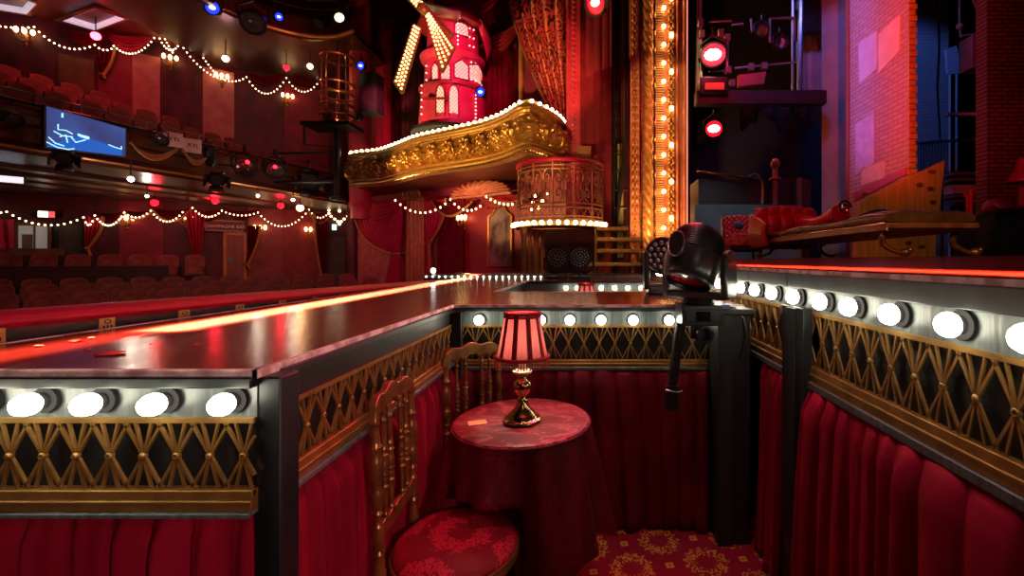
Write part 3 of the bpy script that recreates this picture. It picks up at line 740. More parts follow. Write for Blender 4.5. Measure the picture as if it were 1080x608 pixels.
b = MB(); CD = Wall((-8.78,16.04),(-7.7,14.7)); CD.box(b,0,CD.L,-.15,0,-.2,8.6); struct(b.build('wall_return',DARKWALL))
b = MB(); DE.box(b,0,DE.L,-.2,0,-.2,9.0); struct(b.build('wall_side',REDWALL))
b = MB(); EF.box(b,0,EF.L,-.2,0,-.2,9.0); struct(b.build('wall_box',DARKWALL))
fl = MB(); slab(fl,[(-30,1),(XO-.12,1),(XO-.12,7),(9,7),(9,17),(-30,17)],-.25,-.2); struct(fl.build('floor_stalls', mat('stalls_carpet',(.05,.006,.010),(.08,.01,.014),9,.9)))
for px0,px1,m_ in ((140,169,PALEWALL),(214,247,PALEWALL),(300,346,REDWALL),(104,140,REDWALL)): 
    b=MB(); BC.box(b,BC.s(px0),BC.s(px1),.0,.05,4.2,7.35); trim(b,m_)
for px0,px1,m_ in ((126,172,REDWALL),(262,297,mat('mauve_wall',(.20,.03,.045),(.30,.06,.07),3,.6,0,.1,detail=8)),(297,338,mat('rust_wall',(.20,.012,.02),(.30,.03,.04),3,.6,0,.1,detail=8))):
    b=MB(); BC.box(b,BC.s(px0),BC.s(px1),.0,.04,-.2,3.1); trim(b,m_)
b=MB(); DE.box(b,DE.s(377),DE.s(426),.0,.05,-.2,3.2); trim(b,mat('rose_mottled_wall',(.30,.05,.07),(.46,.14,.15),5,.6,0,.15,lo=.3,hi=.7,detail=9))
b=MB(); DE.box(b,DE.s(488),DE.s(598),.0,.05,-.2,3.4); trim(b,mat('crimson_wall',(.22,.006,.014),(.30,.012,.024),3,.5,0,.1,detail=8))
# lintel and dark column at the corner
b=MB(); b.lathe([(.17,-.2),(.17,8.4)],16,Matrix.Translation((*DE.P(372,200,.12).xy,0))); trim(b,DARKWALL)

# ---------------- dress circle balcony
bal = thing('dress_circle','curved dress circle balcony with brown soffit and thin orange gilt line along its front','balcony')
def arc_front(t, out=0, z=0):
    return FRONT.m@Vector((t,out+(.0 if t<5 else -.02*(t-5)**2),z))
b=MB()
def ff(u,v):
    t=-6+u*(FRONT.L+6.6); prof=[(.10,3.20),(.16,3.24),(.10,3.32),(.0,3.42),(-.02,3.75),(.03,3.92),(.0,4.02)]
    k=v*(len(prof)-1); i=min(int(k),len(prof)-2); f_=k-i
    o=prof[i][0]*(1-f_)+prof[i+1][0]*f_; z=prof[i][1]*(1-f_)+prof[i+1][1]*f_
    return arc_front(t,o,z)
b.grid(40,12,ff); b.build('front_panel',mat('umber_balcony_front',(.07,.018,.010),(.12,.03,.016),2,.4,0,.05),bal,solid=.02)
b=MB(); b.tube([arc_front(-6+k*(FRONT.L+6.6)/40,.175,3.27) for k in range(41)],.026,8); b.build('gilt_trim',mat('copper_gilding',(.50,.18,.05),(.62,.26,.09),6,.4,.5),bal)
b=MB(); b.tube([arc_front(-6+k*(FRONT.L+6.6)/40,-.02,4.10) for k in range(41)],.022,8); b.tube([arc_front(-6+k*(FRONT.L+6.6)/40,-.02,4.27) for k in range(41)],.016,8); b.build('rail',STEEL,bal)
for k in range(14):
    b=MB(); t=-5+k*1.0; b.tube([arc_front(t,-.02,4.0),arc_front(t,-.02,4.27)],.012,6); b.build('rail_post',STEEL,bal)
b=MB(); p=[arc_front(-6+k*(FRONT.L+6.6)/20,.10,0) for k in range(21)]; vs=[(q.x,q.y,3.20) for q in p]+[(-9.0,16.2,3.12),(-15.4,11.5,3.12),(-22,6.0,3.12)]
b.add(vs+[(x,y,z+.06) for x,y,z in vs],[tuple(range(len(vs))),tuple(reversed(range(len(vs),2*len(vs))))]); b.build('soffit',BROWN,bal)
# shallow ribs on the underside
b=MB()
for k in range(4):
    o=-1.2-k*1.0; b.tube([arc_front(-6+j*(FRONT.L+6)/20,o,3.15) for j in range(21)],.05,6)
b.build('soffit_rib',mat('soffit_rib_gilding',(.10,.04,.018),(.14,.06,.025),5,.35,.2),bal)
for k in range(5):
    b=MB(); b.bx(-6,9.5,-1.36-.88*k if k<4 else -6.5,-.10 if k==0 else -.48-.88*k,3.30,3.42+.40*k,FRONT.m); b.build('seating_step',BLACKF,bal)

# upper circle: soffit with its gilt edge, coffered ceiling behind
up = thing('upper_circle','dark brown underside of the upper circle with an orange gilt edge, top left','balcony')
ue=[(-10.6,6.0),(-10.0,8.4),(-9.15,10.15),(-8.55,11.4),(-8.0,11.95),(-7.4,12.15),(-6.8,12.1),(-6.25,11.85)]
b=MB(); vs=[(x,y,7.42) for x,y in ue]+[(-6.3,14.2,7.5),(-8.6,16.2,7.5),(-11.6,13.9,7.5),(-11.6,6.0,7.5)]
b.add(vs+[(x,y,z+.08) for x,y,z in vs],[tuple(range(len(vs))),tuple(reversed(range(len(vs),2*len(vs))))]+[(i,(i+1)%len(vs),len(vs)+(i+1)%len(vs),len(vs)+i) for i in range(len(vs))]); b.build('soffit',BROWN,up)
def smooth(pts,n=6):
    out=[]
    P_=[Vector(q) for q in pts]
    for i in range(len(P_)-1):
        a=P_[max(0,i-1)];q=P_[i];c=P_[i+1];d_=P_[min(len(P_)-1,i+2)]
        for k in range(n):
            t=k/n; out.append(.5*((2*q)+(c-a)*t+(2*a-5*q+4*c-d_)*t*t+(3*q-a-3*c+d_)*t**3))
    out.append(P_[-1]); return out
us=smooth([(x,y,0) for x,y in ue])
b=MB(); k=len(us)-1
def uf(u,v):
    i=min(int(u*k),k-1); q=us[i].lerp(us[i+1],u*k-i); d_=(us[i+1]-us[i]).normalized(); nn=Vector((d_.y,-d_.x,0))
    pr=[(.0,7.42),(.10,7.50),(.06,7.62),(.02,7.75),(.0,8.1)]; j=min(int(v*4),3); f_=v*4-j
    o=pr[j][0]*(1-f_)+pr[j+1][0]*f_; z=pr[j][1]*(1-f_)+pr[j+1][1]*f_
    return q+nn*o+Vector((0,0,z))
b.grid(48,8,uf); b.build('front_panel',mat('umber_upper_front',(.06,.014,.010),(.10,.022,.014),2,.4),up,solid=.02)
b=MB(); b.tube([q+Vector((.02,-.10,7.50)) for q in us],.045,8); b.build('gilt_trim',mat('edge_gilding',(.55,.26,.09),(.62,.32,.12),6,.38,.5),up)
b=MB()
for zz in (8.25,8.5,8.75): b.tube([q+Vector((.02,-.05,zz)) for q in us],.018,6)
b.build('rail',mat('dark_red_rail',(.12,.01,.015),None,5,.4),up)
# coffers between the soffit and the rear wall
b=MB(); b.bx(-19,-11.6,6,16,7.78,7.9); struct(b.build('ceiling',mat('red_brown_ceiling',(.14,.012,.012),(.2,.02,.018),2,.5)))
LIL=glow('cool_cove_glass',(.80,.72,.9),.55)
def coffer(px0,px1,py0,py1,label,Yc):
    def onz(px,py,z): Y=(z-HC)*F/(CY-py); return Vector(((px-CX)/F*Y,Y,z))
    q=[onz(px0[0],px0[1],7.6),onz(px1[0],px1[1],7.6),onz(py0[0],py0[1],7.6),onz(py1[0],py1[1],7.6)]
    cen=sum(q,Vector())/4
    t=thing('ceiling_coffer',label,'ceiling light',cen,0,'lit ceiling coffers')
    def ringq(s0,z0,s1,z1,name,mt):
        mb=MB(); o0=[cen+(x-cen)*s0 for x in q]; o1=[cen+(x-cen)*s1 for x in q]
        vs=[(v.x,v.y,z0) for v in o0]+[(v.x,v.y,z1) for v in o1]
        mb.add(vs,[(i,(i+1)%4,4+(i+1)%4,4+i) for i in range(4)]); return mb.build(name,mt,t,solid=.015)
    ringq(1.25,7.62,1.0,7.60,'frame',mat('coffer_frame',(.22,.05,.03),(.3,.08,.04),6,.4)); ringq(1.0,7.60,.82,7.72,'cove',LIL)
    mb=MB(); vs=[cen+(x-cen)*.82 for x in q]; mb.add([(v.x,v.y,7.72) for v in vs],[(0,1,2,3)]); mb.build('panel',mat('coffer_panel',(.16,.05,.05),(.22,.08,.08),5,.35),t)
coffer((66,22),(100,9),(132,20),(100,32),'smaller lit ceiling coffer beside the red spotlight, top left',10)
coffer((-40,4),(-5,-12),(38,4),(28,15),'lit ceiling coffer cut by the top left corner of the picture',10)

# ---------------- seats
def make_seat(name,label):
    t=thing(name,label,'theatre seat')
    B=lambda mb,n,mt,**k: mb.build(n,mt,t,local=True,**k)
    b=MB()
    def bf(u,v):
        a=u*2*PI
        x=.215*max(-1,min(1,1.25*math.cos(a))); y=.042*max(-1,min(1,1.6*math.sin(a)))
        z=.42+.50*v; k=1-.10*v**6; top=.05*(1-(x/.215)**2)*v
        return (x*k, .20+y*(1-.3*v**8)+.10*v-.03*(x/.215)**2*1.0, z+top)
    b.grid(20,8,bf,closed_u=True); n0=8*20; b.f.append(tuple(n0+i for i in range(20)))
    B(b,'backrest',SEATR,sharp=60)
    b=MB(); b.bx(-.205,.205,-.22,.20,.38,.47); B(b,'seat_cushion',SEATR,bevel=.025)
    for s in (-1,1):
        b=MB(); b.bx(s*.245-.022,s*.245+.022,-.20,.26,.60,.645); b.bx(s*.245-.014,s*.245+.014,-.10,.25,.0,.60); B(b,'armrest',SEATD,bevel=.012)
    return t
seat0=make_seat('theatre_seat','x')
first=[True]
def seat_row(start, dirv, n, z, rz, label, group, jit=0):
    global seat0
    d_=Vector((*dirv,0)).normalized()
    for i in range(n):
        p=Vector((*start,0))+d_*(.548*i)+Vector((0,0,.004))
        if (p-BC.p0).dot(BC.n)<.45: continue
        lab=label%ORD[n-1-i] if n-1-i<len(ORD) else label%('%dth'%(n-i))
        if first[0]:
            o=seat0; o.location=(p.x,p.y,z+.006); o.rotation_euler=(0,0,rz); o['label']=lab; o['group']=group; first[0]=False
        else:
            dup(seat0,lab,(p.x,p.y,z+.006),rz,group)
dv=(.784,.62); ang=math.atan2(.62,.784)
seat_row((-10.1,7.5),dv,12,-.16,ang,'red plush seat, %s from the aisle end of the row nearest the padded rail','stalls seats in the nearest row')
seat_row((-11.2,8.3),dv,13,-.06,ang,'red plush stalls seat, %s from the aisle end of the second row from the rail','stalls seats in the second row')
seat_row((-12.3,9.1),dv,13,.02,ang,'red plush stalls seat, %s from the aisle end of the third row from the rail','stalls seats in the third row')
seat_row((-13.46,10.18),dv,7,.58,ang,'red plush stalls seat, %s from the wall end of the raised back row','stalls seats in the raised back row')
b=MB(); sw=Wall((-16,8.05),(-8.2,14.2)); b.bx(0,sw.L,-1.6,-.1,-.2,.58,sw.m); b.bx(0,sw.s(178,.40),.36,.44,-.2,1.25,sw.m); b.bx(0,sw.s(178,.40),-.1,.36,-.2,.58,sw.m); trim(b,mat('riser_panel',(.035,.007,.007),(.05,.01,.01),6,.6))
fd=(.25,.968); fa=math.atan2(.968,.25)
for k in range(5):
    o=-.9-k*.88; s0=.4+k*.0; p=FRONT.m@Vector((s0,o,0))
    n_=13-k
    seat_row((p.x,p.y),fd,n_,3.42+.40*k,fa,'dress circle seat, %s from far end of its '+ORD[k]+' row up from rail','dress circle seats in the '+ORD[k]+' row')

# ---------------- padded barrier between runway and stalls
br_ = thing('padded_barrier','low dark barrier with red padded top and small gold plaques between runway and stalls','barrier')
def bz(y): return 1.238-.020*(y-.5)
XBAR=-1.70
b=MB()
def bf2(u,v):
    y=.3+6.2*u; a=PI*1.25-v*PI*1.5; return (XBAR-.04+.055*math.cos(a), y, bz(y)-.018+.032*math.sin(a))
b.grid(30,10,bf2); b.build('padded_top',REDPAINT,br_,sharp=80)
b=MB(); b.add([(XBAR,.3,-.2),(XBAR,6.5,-.2),(XBAR,6.5,bz(6.5)-.03),(XBAR,.3,bz(.3)-.03),(XBAR-.08,.3,-.2),(XBAR-.08,6.5,-.2),(XBAR-.08,6.5,bz(6.5)-.03),(XBAR-.08,.3,bz(.3)-.03)],[(0,1,2,3),(7,6,5,4),(3,2,6,7)]); b.build('face_board',BLACKW,br_)
b=MB(); b.bx(XBAR,XBAR+.025,.3,6.0,ZR-.035,ZR-.006); b.build('red_kickstrip',REDPAINT,br_)
for i in range(9):
    y=1.262+.298*i
    pz=bz(y)-.058
    b=MB(); b.bx(XBAR,XBAR+.004,y-.026,y+.026,pz-.021,pz+.021); o=b.build('plaque',mat_plq if 'mat_plq' in globals() else globals().setdefault('mat_plq',mat('gold_plaque',(.55,.33,.10),(.65,.42,.15),30,.4,.3)),br_,bevel=.001)
    # number-like emblem: a wreath over three short strokes
    b=MB(); b.tube([(XBAR+.005,y+.010*math.cos(2*PI*k/16),pz+.008+.007*math.sin(2*PI*k/16)) for k in range(16)],.0016,5,closed=True)
    for q in (-.012,0,.012): b.bx(XBAR+.004,XBAR+.006,y+q-.002,y+q+.002,pz-.015,pz-.005)
    b.build('emblem',BLACKM,o)

# ---------------- string lights
def swag_pts(a,c,sag,n):
    out=[]
    for k in range(n+1):
        t=k/n; out.append((a[0]+(c[0]-a[0])*t, a[1]+(c[1]-a[1])*t+sag*4*t*(1-t)))
    return out

def garland(label, wall, out, a, c, sag, n, group, r=.026, gm=None):
    pts=[wall.P(x,y,out) for x,y in swag_pts(a,c,sag,n)]
    root=thing('string_lights',label,'string lights',pts[0],0,group)
    b=MB(); b.tube(pts,.007,5); b.build('wire',BLACKP,root)
    for p in pts[:-1]:
        b=MB(); b.sphere(p-Vector((0,0,r*.6)),r,8,6,(1,1,1.15)); b.build('bulb',gm or GARB,root)
    return root
Gs='string light swags under the dress circle'; Gc='string light swags above the dress circle seats'; Gb='string light swags below the windmill box'
for i,(a,c,sg,n) in enumerate((((-30,208),(7,223),6,6),((7,223),(88,229),11,12),((88,229),(100,227),9,5),((100,227),(131,224),12,11),((131,224),(159,222),6,7),((159,222),(196,219),13,11),((203,219),(234,222),8,9),((234,222),(272,224),4,9),((272,224),(326,221),16,15),((326,221),(347,224),7,7))):
    lab=['string light swag cut by the left edge above the lobby curtain','long string light swag dipping past the lobby window','short string light loop between lobby door and tied drape','string light swag left of the red wall panel','string light swag in front of the red wall panel','string light swag left of the tied red drape','string light swag above the tied red drape','shallow string light swag above the bar sign','widest string light swag right of the bar sign','short string light swag above the end doorway'][i]
    garland(lab,BC,.35,a,c,sg,n,Gs,.022)
for i,(a,c,sg,n) in enumerate((((-12,25),(36,28),2,8),((36,28),(100,47),12,12),((100,47),(122,48),5,5),((120,48),(166,35),14,14),((166,35),(190,45),12,10),((170,33),(184,58),1,7),((190,45),(240,84),9,14),((212,57),(230,80),1,7),((230,80),(260,81),5,8),((260,81),(302,82),17,13),((302,82),(341,79),16,12))):
    lab=['nearly straight string of lights along the top left wall','string light swag above the olive wall panel','short string light swag below the red spotlight','bright string light swag over the first pink panel','string light swag hanging right of the first pink panel','straight strand of lights beside the hanging cables','string light swag over the second pink panel','straight strand of lights falling to a sconce','short string light swag below the pink-white spotlight','string light swag below the red and amber spots','string light swag ending at the gold birdcage'][i]
    garland(lab,BC,.5,a,c,sg,n,Gc,.021)
for i,(a,c,sg,n) in enumerate((((417,211),(475,210),13.5,11),((475,210),(511,213),10,8),((513,207),(545,214),4,7))):
    garland(['string light swag across the gilded pilaster','string light swag above the wall sconce beside the mirror','string light swag above the tall clouded mirror'][i],DE,.9,a,c,sg,n,Gb,.027)
# heart of lights at the end doorway
pts=[]
for k in range(22):
    a=2*PI*k/22; hx=16*math.sin(a)**3; hy=13*math.cos(a)-5*math.cos(2*a)-2*math.cos(3*a)-math.cos(4*a); pts.append(BC.P(358+hx*.72,226-hy*.62,.45))
t=thing('heart_of_lights','heart shaped loop of string lights over the end doorway','string lights',pts[0]); b=MB(); b.tube(pts,.02,6,closed=True); b.build('wire',REDPAINT,t)
for p in pts: b=MB(); b.sphere(p,.045,8,5); b.build('bulb',GARB,t)

# ---------------- wall sconces
FLAME=glow('sconce_flame_glass',(1.0,.60,.22),9)
def sconce(label,wall,px,py,out=.02,k=1.0):
    M_=wall.frame(px,py,out); t=thing('wall_sconce',label,'wall light',M_.translation,wall.ang,'gilt candle sconces')
    b=MB(); b.lathe([(.01*k,-.30*k),(.04*k,-.24*k),(.02*k,-.20*k),(.045*k,-.15*k),(.05*k,-.05*k),(.02*k,.02*k)],10,M_@Matrix.Translation((0,-.03,0))); b.build('backplate',GOLD,t)
    b=MB()
    for s in (-1,0,1):
        b.tube([M_@Vector((0,-.05*k,-.16*k)),M_@Vector((s*.07*k,-.11*k,-.17*k)),M_@Vector((s*.12*k,-.13*k,-.12*k)),M_@Vector((s*.12*k,-.13*k,-.05*k))],.011*k,6)
    b.build('arm',GOLD,t)
    for s in (-1,0,1):
        b=MB(); b.sphere(M_@Vector((s*.12*k,-.13*k,.02*k)),.040*k,8,6,(1,1,1.7)); b.build('flame_bulb',FLAME,t)
for a in (('triple candle sconce on the wall near the top left corner',BC,28,36),('triple candle sconce on the dark wall right of the first pink panel',BC,180,63),('triple candle sconce above the second pink panel',BC,234,82),('triple candle sconce on the red wall left of the birdcage',BC,303,103),('triple candle sconce on the red panel under the dress circle',BC,134,231),('triple candle sconce left of the tied red drape',BC,196,230),('triple candle sconce right of the bar door',BC,274,241),('triple candle sconce left of the end doorway',BC,327,243),('triple candle sconce on the wall left of the clouded mirror',DE,491,231)):
    sconce(*a,k=1.15)

# ---------------- drapes
def tied_drape(name,label,wall,px0,px1,py0,py1,tie_px,tie_py,out,mt,trimm=None,cat='curtain',n=60,group=None):
    """hangs from a top edge, gathered to one tie point and spilling below it"""
    t0,z0=wall.sz(px0,py0,out); t1,_=wall.sz(px1,py0,out); tt,zt=wall.sz(tie_px,tie_py,out); _,zb=wall.sz(tie_px,py1,out)
    root=thing(name,label,cat,wall.m@Vector((tt,out,zt)),0,group)
    nf=max(4,int(abs(t1-t0)/.16)); W_=abs(t1-t0)
    def f(u,v):
        dn=v; top=t0+(t1-t0)*u
        hz=(z0-zb); z=z0-hz*dn; kt=(z0-zt)/hz
        if dn<kt:
            q=dn/kt; wq=1-q**1.7*.86
        else:
            q=(dn-kt)/(1-kt+1e-6); wq=.14+.14*q
        s=tt+(top-tt)*wq if True else top
        fold=math.cos(u*nf*2*PI)*(.05+.02*dn)*min(1,.5+wq)
        # bow of the cloth between top corner and tie
        sagz=-.16*W_*math.sin(PI*min(1,dn/max(kt,.01)))*abs(u-(0 if abs(t0-tt)<abs(t1-tt) else 1))*.7
        return wall.m@Vector((s,out+.06+fold,z+sagz))
    b=MB(); b.grid(nf*10,24,f); b.build('cloth',mt,root,sharp=80,solid=.01)
    b=MB(); b.tube([wall.m@Vector((tt+.11*math.cos(2*PI*k/14)*(W_*.14/.11/2+.3),out+.06+.10*math.sin(2*PI*k/14),zt)) for k in range(14)],.02,6,closed=True); b.build('tieback',GOLD,root)
    if trimm:
        far=0 if abs(t0-tt)>abs(t1-tt) else 1
        b=MB(); b.tube([f(far,k/24)+wall.n*.02 for k in range(25)],.035,6); b.build('fringe',trimm,root)
    return root
def swag(label,wall,px0,px1,py0,drop,out,mt,trimm=None,py1=None,group=None):
    """a valance swag: nested catenary folds"""
    t0,z0=wall.sz(px0,py0,out); t1,z1=wall.sz(px1,py1 if py1 is not None else py0,out); q=wall.m@Vector(((t0+t1)/2,out,z0)); dz=drop/F*q.y
    root=thing('drape_swag',label,'drapery',q,0,group)
    def f(u,v):
        s=t0+(t1-t0)*u; cat=4*u*(1-u); zl=z0+(z1-z0)*u
        return wall.m@Vector((s,out+.10*cat*(.4+.6*math.sin(PI*v))+.035*math.cos(v*2*PI*5)*cat**.5, zl-.02-dz*cat*(.25+.75*v)-.10*dz*v))
    b=MB(); b.grid(30,40,f); b.build('cloth',mt,root,sharp=80,solid=.008)
    if trimm: b=MB(); b.tube([f(k/30,1) for k in range(31)],.035,6); b.build('fringe',trimm,root)
    return root
OCHRE=mat('ochre_fringe',(.32,.14,.03),(.45,.22,.06),20,.7)
Gd='swagged valances under the balconies'
tied_drape('tied_drape','tied red drape with ochre edge right of the lobby door',BC,90,110,228,270,91,262,.18,VELVETP,OCHRE)
tied_drape('tied_drape','tied rose-red drape hanging left of the bar door',BC,196,216,222,290,209,272,.18,VELVETP)
tied_drape('tied_drape','dark drape with ochre edge right of the bar door',BC,262,274,238,284,259,279,.18,VELVETD,OCHRE)
tied_drape('tied_drape','dark red drape with ochre edge left of the end doorway',BC,331,346,226,302,341,296,.22,VELVETD,OCHRE)
skirt('wall_curtain','red curtain at the left edge beside the lobby window',(BC.P(-10,250,.1).x,BC.P(-10,250,.1).y),(BC.P(15,250,.1).x,BC.P(15,250,.1).y),(BC.n.x,BC.n.y),BC.sz(0,231)[1],BC.sz(0,263)[1],.2,.06,31,m_=VELVETP)
for i,(a,c,y,dr,m_,tr) in enumerate(((100,131,222,12,VELVETD,None),(131,160,221,9,VELVETD,OCHRE),(160,202,218,14,VELVETD,OCHRE),(203,236,219,13,VELVETD,None),(236,274,220,10,VELVETD,None),(326,349,222,12,VELVETD,OCHRE))):
    swag(['dark red valance swag above the tied ochre-edged drape','dark valance swag over the left of the red panel','dark valance swag with ochre edge left of the bar','dark valance swag above the tied rose-red drape','shallow dark valance swag above the bar sign','valance swag with ochre edge at the end doorway'][i],BC,a,c,y,dr,.2,m_,tr,group=Gd)
for i,(a,c,y,dr,y1) in enumerate(((66,122,30,18,30),(112,164,34,19,34),(258,302,76,12,78),(302,346,78,13,76))):
    swag(['dark valance swag above the olive wall panel','red lit valance swag over the first pink panel','dark valance swag below the red spot ball','dark valance swag below the amber spot ball'][i],BC,a,c,y,dr,.35,VELVETP if i==1 else VELVETD,None,y1,Gd)
tied_drape('tied_drape','dark olive-edged drape beside the first pink panel',BC,100,122,46,84,108,80,.2,VELVETD,OCHRE)
b=MB(); BC.box(b,BC.s(62),BC.s(100),0,.06,5.6,6.9); o=b.build('wall_panel',mat('olive_panel',(.10,.05,.012),(.15,.08,.02),4,.5)); tag(o,'olive-gold flat panel on the wall left of the first pink panel','panel')

# ---------------- doors, signs
def doorway(label,wall,px0,px1,py0,py1,m_,frame_m,name='door_1'):
    t0,zt=wall.sz(px0,py0); t1,_=wall.sz(px1,py0); zb=wall.sz(px0,py1)[1]
    b=MB(); wall.box(b,t0,t1,.01,.06,zb,zt); o=struct(b.build(name,m_))
    b=MB(); wall.box(b,t0-.08,t0,.0,.11,zb,zt+.08); wall.box(b,t1,t1+.08,.0,.11,zb,zt+.08); wall.box(b,t0-.08,t1+.08,.0,.11,zt,zt+.09); b.build('door_frame',frame_m,o); return o,t0,t1,zb,zt
MAHOG=mat('mahogany_door',(.16,.03,.018),(.24,.05,.03),4,.4,0,.05,(4,4,.4))
d1,t0,t1,zb,zt=doorway('',BC,239,257,248,300,MAHOG,PILGOLD,'door_1')
b=MB(); BC.box(b,t0+.34*(t1-t0)+.3,t0+.34*(t1-t0)+.42,.06,.07,zat(268,13.4),zat(263,13.4)); b.build('notice',WHITE,d1)
b=MB(); BC.box(b,t0+.03,t0+.14,.06,.075,zat(276,13.4),zat(272,13.4)); b.build('push_plate',mat('blue_plate',(.05,.12,.2),None,4,.3,.4),d1)
d2,*_=doorway('',BC,348,364,249,304,mat('dark_olive_opening',(.03,.032,.018),(.05,.05,.03),5,.5),BLACKW,'door_2')  # open doorway: a dark olive sheet stands in for its dim inside
d3,*_=doorway('',BC,63,88,238,268,mat('olive_grey_door',(.05,.05,.035),(.075,.075,.055),5,.5),BLACKW,'door_3')
t0,zt=BC.sz(20,238); t1,_=BC.sz(51,238); zb=BC.sz(20,262)[1]
b=MB(); BC.box(b,t0,t1,.01,.03,zb,zt); wn=struct(b.build('window_1',glow('lit_lobby_glow',(.55,.62,.60),.16)))  # faint glow stands in for the lit lobby beyond the window
b=MB(); 
for q in ((t0-.07,t0),(t1,t1+.07),(t0+.52*(t1-t0),t0+.58*(t1-t0))): BC.box(b,q[0],q[1],.0,.08,zb,zt+.06)
BC.box(b,t0-.07,t1+.07,.0,.08,zt,zt+.08); BC.box(b,t0-.7,t1+.3,.0,.14,zb-.18,zb); b.build('window_frame',mat('dull_ochre_frame',(.13,.07,.025),(.18,.1,.04),5,.5),wn)
b=MB(); BC.box(b,t0+.12*(t1-t0),t0+.48*(t1-t0),.03,.05,zb,zb+.62*(zt-zb)); b.build('lobby_poster',mat('grey_board',(.18,.2,.17),(.24,.26,.22),4,.5),wn)
# bar sign with lettering
M_=BC.frame(237,238.5,.16); sg=thing('bar_sign','framed dark sign with pale lettering above the bar door','sign',M_.translation,BC.ang)
tw=BC.s(257)-BC.s(218); hh=12.0/F*13.2
b=MB(); b.box((0,0,0),(tw,.06,hh),M_); b.build('board',mat('maroon_sign',(.035,.008,.010),None,4,.4),sg,bevel=.01)
b=MB()
for z in (-1,1): b.box((0,-.04,z*hh*.46),(tw,.05,hh*.10),M_)
for x in (-1,1): b.box((x*tw*.49,-.04,0),(tw*.025,.05,hh),M_)
b.build('frame',mat('bronze_frame',(.22,.12,.07),(.3,.17,.1),9,.4,.4),sg)
def text(s,size,m_,parent,M_,ext=.004,name='lettering'):
    cu=bpy.data.curves.new('t','FONT'); cu.body=s; cu.size=size; cu.align_x='CENTER'; cu.align_y='CENTER'; cu.extrude=ext
    o=bpy.data.objects.new('t',cu); C.objects.link(o); dg=bpy.context.evaluated_depsgraph_get(); dg.update()
    me=bpy.data.meshes.new_from_object(o.evaluated_get(dg)); bpy.data.objects.remove(o)
    q=bpy.data.objects.new(name,me); C.objects.link(q); me.materials.clear(); me.materials.append(m_)
    mm=M_@Matrix.Rotation(PI/2,4,'X')
    if parent is not None: q.parent=parent; mm=world_of(parent).inverted()@mm
    q.matrix_basis=mm; return q
text('CHAMPAGNE BAR',hh*.37,mat('cream_letter',(.75,.62,.42),None,4,.5),sg,M_@Matrix.Translation((0,-.04,-.02))).scale=(.98,1,1)
# small illuminated exit box at the lobby
M_=BC.frame(52,226.5,.3); ex=thing('exit_box','small lit box, white and red, above the lobby window','sign',M_.translation,BC.ang)
b=MB(); b.box((0,0,0),(.50,.12,.20),M_); b.build('housing',BLACKP,ex); b=MB(); b.box((-.09,-.065,0),(.17,.02,.15),M_); b.build('white_face',glow('sign_white',(1,.95,.85),3),ex); b=MB(); b.box((.06,-.065,0),(.09,.02,.15),M_); b.build('red_face',glow('sign_red',(1,.05,.05),2.5),ex)
M_=BC.frame(354,240,.3); ex=thing('exit_light','small greenish-white lit panel above the end doorway','sign',M_.translation,BC.ang)
b=MB(); b.box((0,0,0),(.34,.08,.24),M_); b.build('housing',BLACKP,ex); b=MB(); b.box((-.05,-.05,0),(.14,.02,.2),M_); b.build('face',glow('sign_green',(.5,.9,.75),1.6),ex)

# ---------------- lamps hung under the soffits
def hung_ball(label,px,py,Y,r,m_,ztop,col=None,e=0):
    p=at(px,py,Y); t=thing('ceiling_lamp',label,'ceiling light',p,0,'small lamps under the balcony soffits')
    b=MB(); b.sphere(p,r,12,8); b.build('globe',m_,t)
    b=MB(); b.tube([p+Vector((0,0,r*.8)),Vector((p.x,p.y,ztop))],.012,6); b.lathe([(r*.5,r*.6),(r*.6,r*1.0),(.02,r*1.3)],10,Matrix.Translation(p)); b.build('stem',BLACKM,t)
    if e: 
        o=light('POINT','lamp_light',p-Vector((0,0,r*1.6)),e,col,size=max(r,.06)) 
REDG=glow('red_globe',(1.0,.004,.012),6); AMBG=glow('amber_globe',(1.0,.50,.2),9); PINKG=glow('pink_white_globe',(1.0,.7,.68),6)
for a in (('red globe under the dress circle above the red wall panel',163,214,11.5,.085,REDG,3.2,(1,.02,.04),14),('red globe under the dress circle above the tied rose-red drape',227,212,12.5,.085,REDG,3.2,(1,.02,.04),14),('red globe under the dress circle left of the amber globe',296,217,13,.085,REDG,3.2,(1,.02,.04),14),('amber globe under the dress circle near its far end',316.5,219.5,13,.10,AMBG,3.2,(1,.5,.2),14),
    ('white star-bright lamp below the video screen',138,189,8.3,.05,WHITEL,3.3,(1,.8,.6),12),('small white lamp left of the first red globe',155,207,10.5,.035,WHITEL,3.2,(1,.8,.6),9),('small white lamp between the red globes',272,206.5,11,.035,WHITEL,3.2,(1,.8,.6),9),('small white lamp left of the amber globe stem',309,211,11.5,.04,WHITEL,3.2,(1,.8,.6),9),
    ('red globe under the upper circle left of the amber one',302,71.5,12.6,.075,REDG,7.4,(1,.03,.05),10),('amber globe under the upper circle near the birdcage',327,70,12.6,.078,AMBG,7.4,(1,.5,.1),10),('pink-white globe under the upper circle above the second pink panel',238,62,12.0,.085,PINKG,7.4,(1,.4,.4),12),('hot red spotlight globe over the first pink panel',101,38,10.9,.095,glow('hot_red_globe',(1.0,.03,.05),22),7.4,(1,.03,.06),40)):
    hung_ball(*a)

